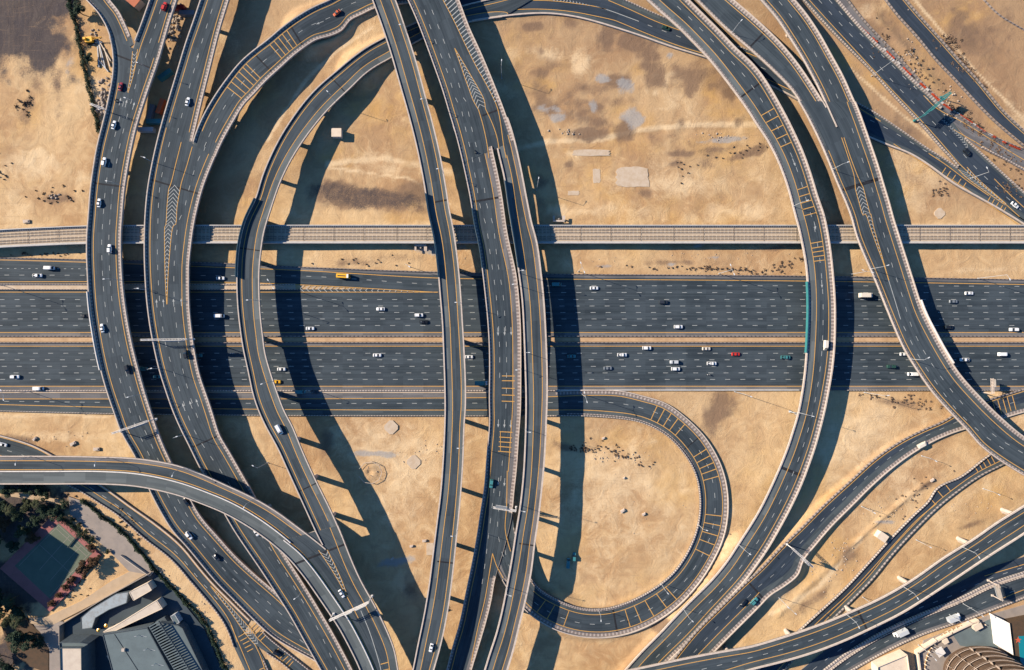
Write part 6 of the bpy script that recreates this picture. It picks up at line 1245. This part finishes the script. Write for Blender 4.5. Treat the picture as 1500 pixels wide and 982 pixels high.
# neighbouring tower outside the frame on the left; it shades the court
w_ = [P(x, y, 0) for x, y in ((-22,765),(-76,858),(-215,752),(-160,670))]; c = sum(w_, Vector())/4; e = empty('apartment_tower', c, label='tower block standing beyond the left edge that shades the court', cat='building'); MB().poly_prism([(p.x-c.x, p.y-c.y) for p in w_][::-1] if sum(a.x*b_.y-b_.x*a.y for a, b_ in zip(w_, w_[1:]+w_[:1])) < 0 else [(p.x-c.x, p.y-c.y) for p in w_], -1, 30).build('wall', 'cream', e)
mb = MB()
for fl in range(9):
    for a, b_ in zip(w_, w_[1:]+w_[:1]):
        d_ = b_-a; n_ = Vector((d_.y, -d_.x, 0)).normalized(); mid_ = (a+b_)/2-c; 
        if n_.dot(mid_) < 0: n_ = -n_
        mb.box(mid_.x+n_.x*.02, mid_.y+n_.y*.02, 2+fl*3.1, d_.length*.86, .12, 1.4, math.atan2(d_.y, d_.x))
mb.build('window', 'glass', e)
# ================================================================== BOTTOM RIGHT TOWERS
M['bal'] = mk_plain('balcony_edge', (.46, .36, .28), (.32, .25, .20), .8); M['facade'] = mk_plain('tower_facade', (.11, .07, .045), (.07, .048, .035), .8); M['kerbo'] = mk_plain('ochre_kerb', (.36, .22, .10), (.25, .16, .09)); M['pool'] = mk_simple('pool_water', (.01, .20, .24), .12, 0, .5); M['redst'] = mk_simple('star_red', (.5, .10, .05), .7)
sheet('forecourt', [(1352,938),(1400,920),(1450,900),(1520,880),(1560,1030),(1330,1030)], .55, 'pave', 'paved forecourt of the tower', thick=1.2); sheet('forecourt', [(1262,985),(1325,960),(1345,1030),(1262,1030)], .5, 'rooft', 'grey yard at the bottom right', thick=1.2)
sheet('yard', [(1395,930),(1452,905),(1462,955),(1405,945)], .6, 'rooft', 'grey paved apron left of the white wall block', thick=.5)
g_ = P(1428, 980, 0); e = empty('round_tower', (g_.x, g_.y, .5), label='tower with stacked curved balconies at the bottom right corner', cat='tower'); RX, RY = 20.0, 15.0; NF = 13
def ell(rx, ry, n=40, a0=0, a1=2*math.pi): return [(rx*math.cos(a0+(a1-a0)*i/n), ry*math.sin(a0+(a1-a0)*i/n)) for i in range(n if a1-a0 > 6.2 else n+1)]
MB().poly_prism(ell(RX-1.6, RY-1.6), -1, NF*4.0).build('facade', 'facade', e); mbg = MB(); 
for k in range(NF):
    z_ = 3+k*4.0
    MB().poly_prism(ell(RX, RY), z_, z_+.28).build('balcony', 'facade', e); mb = MB(); pts = ell(RX-.1, RY-.1, 40)
    for i in range(len(pts)): a, b_ = pts[i], pts[(i+1) % len(pts)]; mb.bar((*a, z_+1.1), (*b_, z_+1.1), .17, 5); mb.bar((*a, z_+.28), (*b_, z_+.28), .07, 4)
    mb.build('railing', 'bal', e)
    for i in range(12, 32, 3): a = pts[i]; MB().box(a[0]*.97, a[1]*.97, z_+1.3, 1.3, .25, 2.2, math.atan2(a[1], a[0])).build('partition_wall', 'bal', e)
MB().poly_prism(ell(RX-1.5, RY-1.5), NF*4.0, NF*4.0+.8).build('roof', 'facade', e)
mb = MB()
for i in range(30):
    a = math.pi*.45+i*math.pi*.9/30; x_, y_ = (RX+9)*math.cos(a), (RY+11)*math.sin(a); mb.box(x_, y_, .8, .5, .5, 1.4, a)
e2_ = empty('bollard_row', (g_.x, g_.y, .5), label='curved row of pale stone posts round the tower forecourt', cat='fence'); mb.build('post', 'cream', e2_); mb = MB(); pts = ell(RX+9, RY+11, 30, math.pi*.45, math.pi*1.35)
for a, b_ in zip(pts[:-1], pts[1:]): mb.bar((*a, .5), (*b_, .5), .3, 4)
mb.build('kerb', 'kerbo', e2_)
w_ = [P(1451,899,1), P(1468,907,1), P(1473.5,953,1), P(1456,943,1)]; c = w_[0]; e = empty('white_block', c, label='white sloping wall block beside the pool at bottom right', cat='building'); mb = MB(); b4 = [Vector((p.x-c.x, p.y-c.y, 0)) for p in w_]; mb.quad(b4[0]+Vector((0,0,2)), b4[3]+Vector((0,0,2)), b4[2]+Vector((0,0,4.5)), b4[1]+Vector((0,0,4.5)))
mb.quad(b4[1]-Vector((0,0,2)), b4[1]+Vector((0,0,4.5)), b4[2]+Vector((0,0,4.5)), b4[2]-Vector((0,0,2))); mb.quad(b4[0]-Vector((0,0,2)), b4[0]+Vector((0,0,2)), b4[1]+Vector((0,0,4.5)), b4[1]-Vector((0,0,2))); mb.quad(b4[3]-Vector((0,0,2)), b4[2]-Vector((0,0,2)), b4[2]+Vector((0,0,4.5)), b4[3]+Vector((0,0,2))); mb.quad(b4[0]-Vector((0,0,2)), b4[3]-Vector((0,0,2)), b4[3]+Vector((0,0,2)), b4[0]+Vector((0,0,2))); mb.build('wall', 'wpanel', e)
sheet('terrace', [(1469,906),(1540,892),(1560,1010),(1476,975)], 4.2, 'bed', 'dark terrace around the pool', thick=4.5); sheet('pool', [(1481,926),(1498,925),(1540,918),(1550,990),(1500,982),(1484,962)], 4.3, 'pool', 'teal swimming pool at the right edge', thick=.4)
p = P(1491.5, 938, 4.4); mb = MB(); pp = [((1.9 if i % 2 == 0 else .75)*math.sin(math.pi*i/5), (1.9 if i % 2 == 0 else .75)*math.cos(math.pi*i/5)) for i in range(10)][::-1]; mb.poly_prism(pp, -.06, .0); o = mb.build('pool_star', 'redst'); o.location = p; tag(o, 'orange red star laid in the floor of the pool', 'star')
wallp([(1345,990),(1340,953),(1366,937),(1390,924),(1428,906)], 1.6, 'cream garden wall in front of the round tower', 'cream', .9); wallp([(1350,945),(1366,935)], 2.0, 'short cream wall piece by the forecourt gate', 'cream', .9)
shed('gate_house', 1426, 914, 4.5, 3.2, 2.8, 28, 'cream', 'cream', 'cream gatehouse on the garden wall by the divided road', 'hut'); shed('gate_house', 1380, 936, 2.6, 2.2, 2.4, 28, 'cream', 'cream', 'smaller cream gatehouse further left on the garden wall', 'hut')
e, c = poly_building('office_block', [(1284,976),(1327,958),(1337,1030),(1284,1030)], .5, 4.5, 'cream', 'cream', 'cream walled flat roofed building at the bottom edge on the right', 'building', par=1.1)
MB().box(2, 0, 4.6, 9, 8, .5).build('roof_tank', 'conc', e); MB().cyl(2, -3, 4.2, 5.6, 1.0, n=14).build('roof_drum', 'teal', e); MB().box(-3, 3, 4.6, 2.4, 2, 1.2).build('roof_unit', 'steel', e)
g_ = G(1370, 950); o = MB().box(0, 0, 3.0, 4.4, 4.4, .2, .6).build('pavilion', 'wpanel'); o.location = (g_.x, g_.y, .5); tag(o, 'small pale square pavilion roof on the forecourt', 'pavilion')
for s_ in ((-1.5,-1.5),(1.5,-1.5),(1.5,1.5),(-1.5,1.5)): MB().cyl(s_[0], s_[1], 0, 3, .1).build('post', 'steel', o)

mb = MB(); g_ = G(543, 692); n = 9
for k in range(n):
    if k == 4: continue
    a0_, a1_ = 2*math.pi*k/n, 2*math.pi*(k+1)/n; mb.bar((6.6*math.cos(a0_), 6.2*math.sin(a0_), .9), (6.6*math.cos(a1_), 6.2*math.sin(a1_), .9), .14, 5)
    mb.bar((6.6*math.cos(a0_), 6.2*math.sin(a0_), -.3), (6.6*math.cos(a0_), 6.2*math.sin(a0_), 1.1), .1, 5)
o = mb.build('pit_fence', 'conc'); o.location = (g_.x, g_.y, .3); tag(o, 'ring fence round the small sand pit below the highway', 'fence')
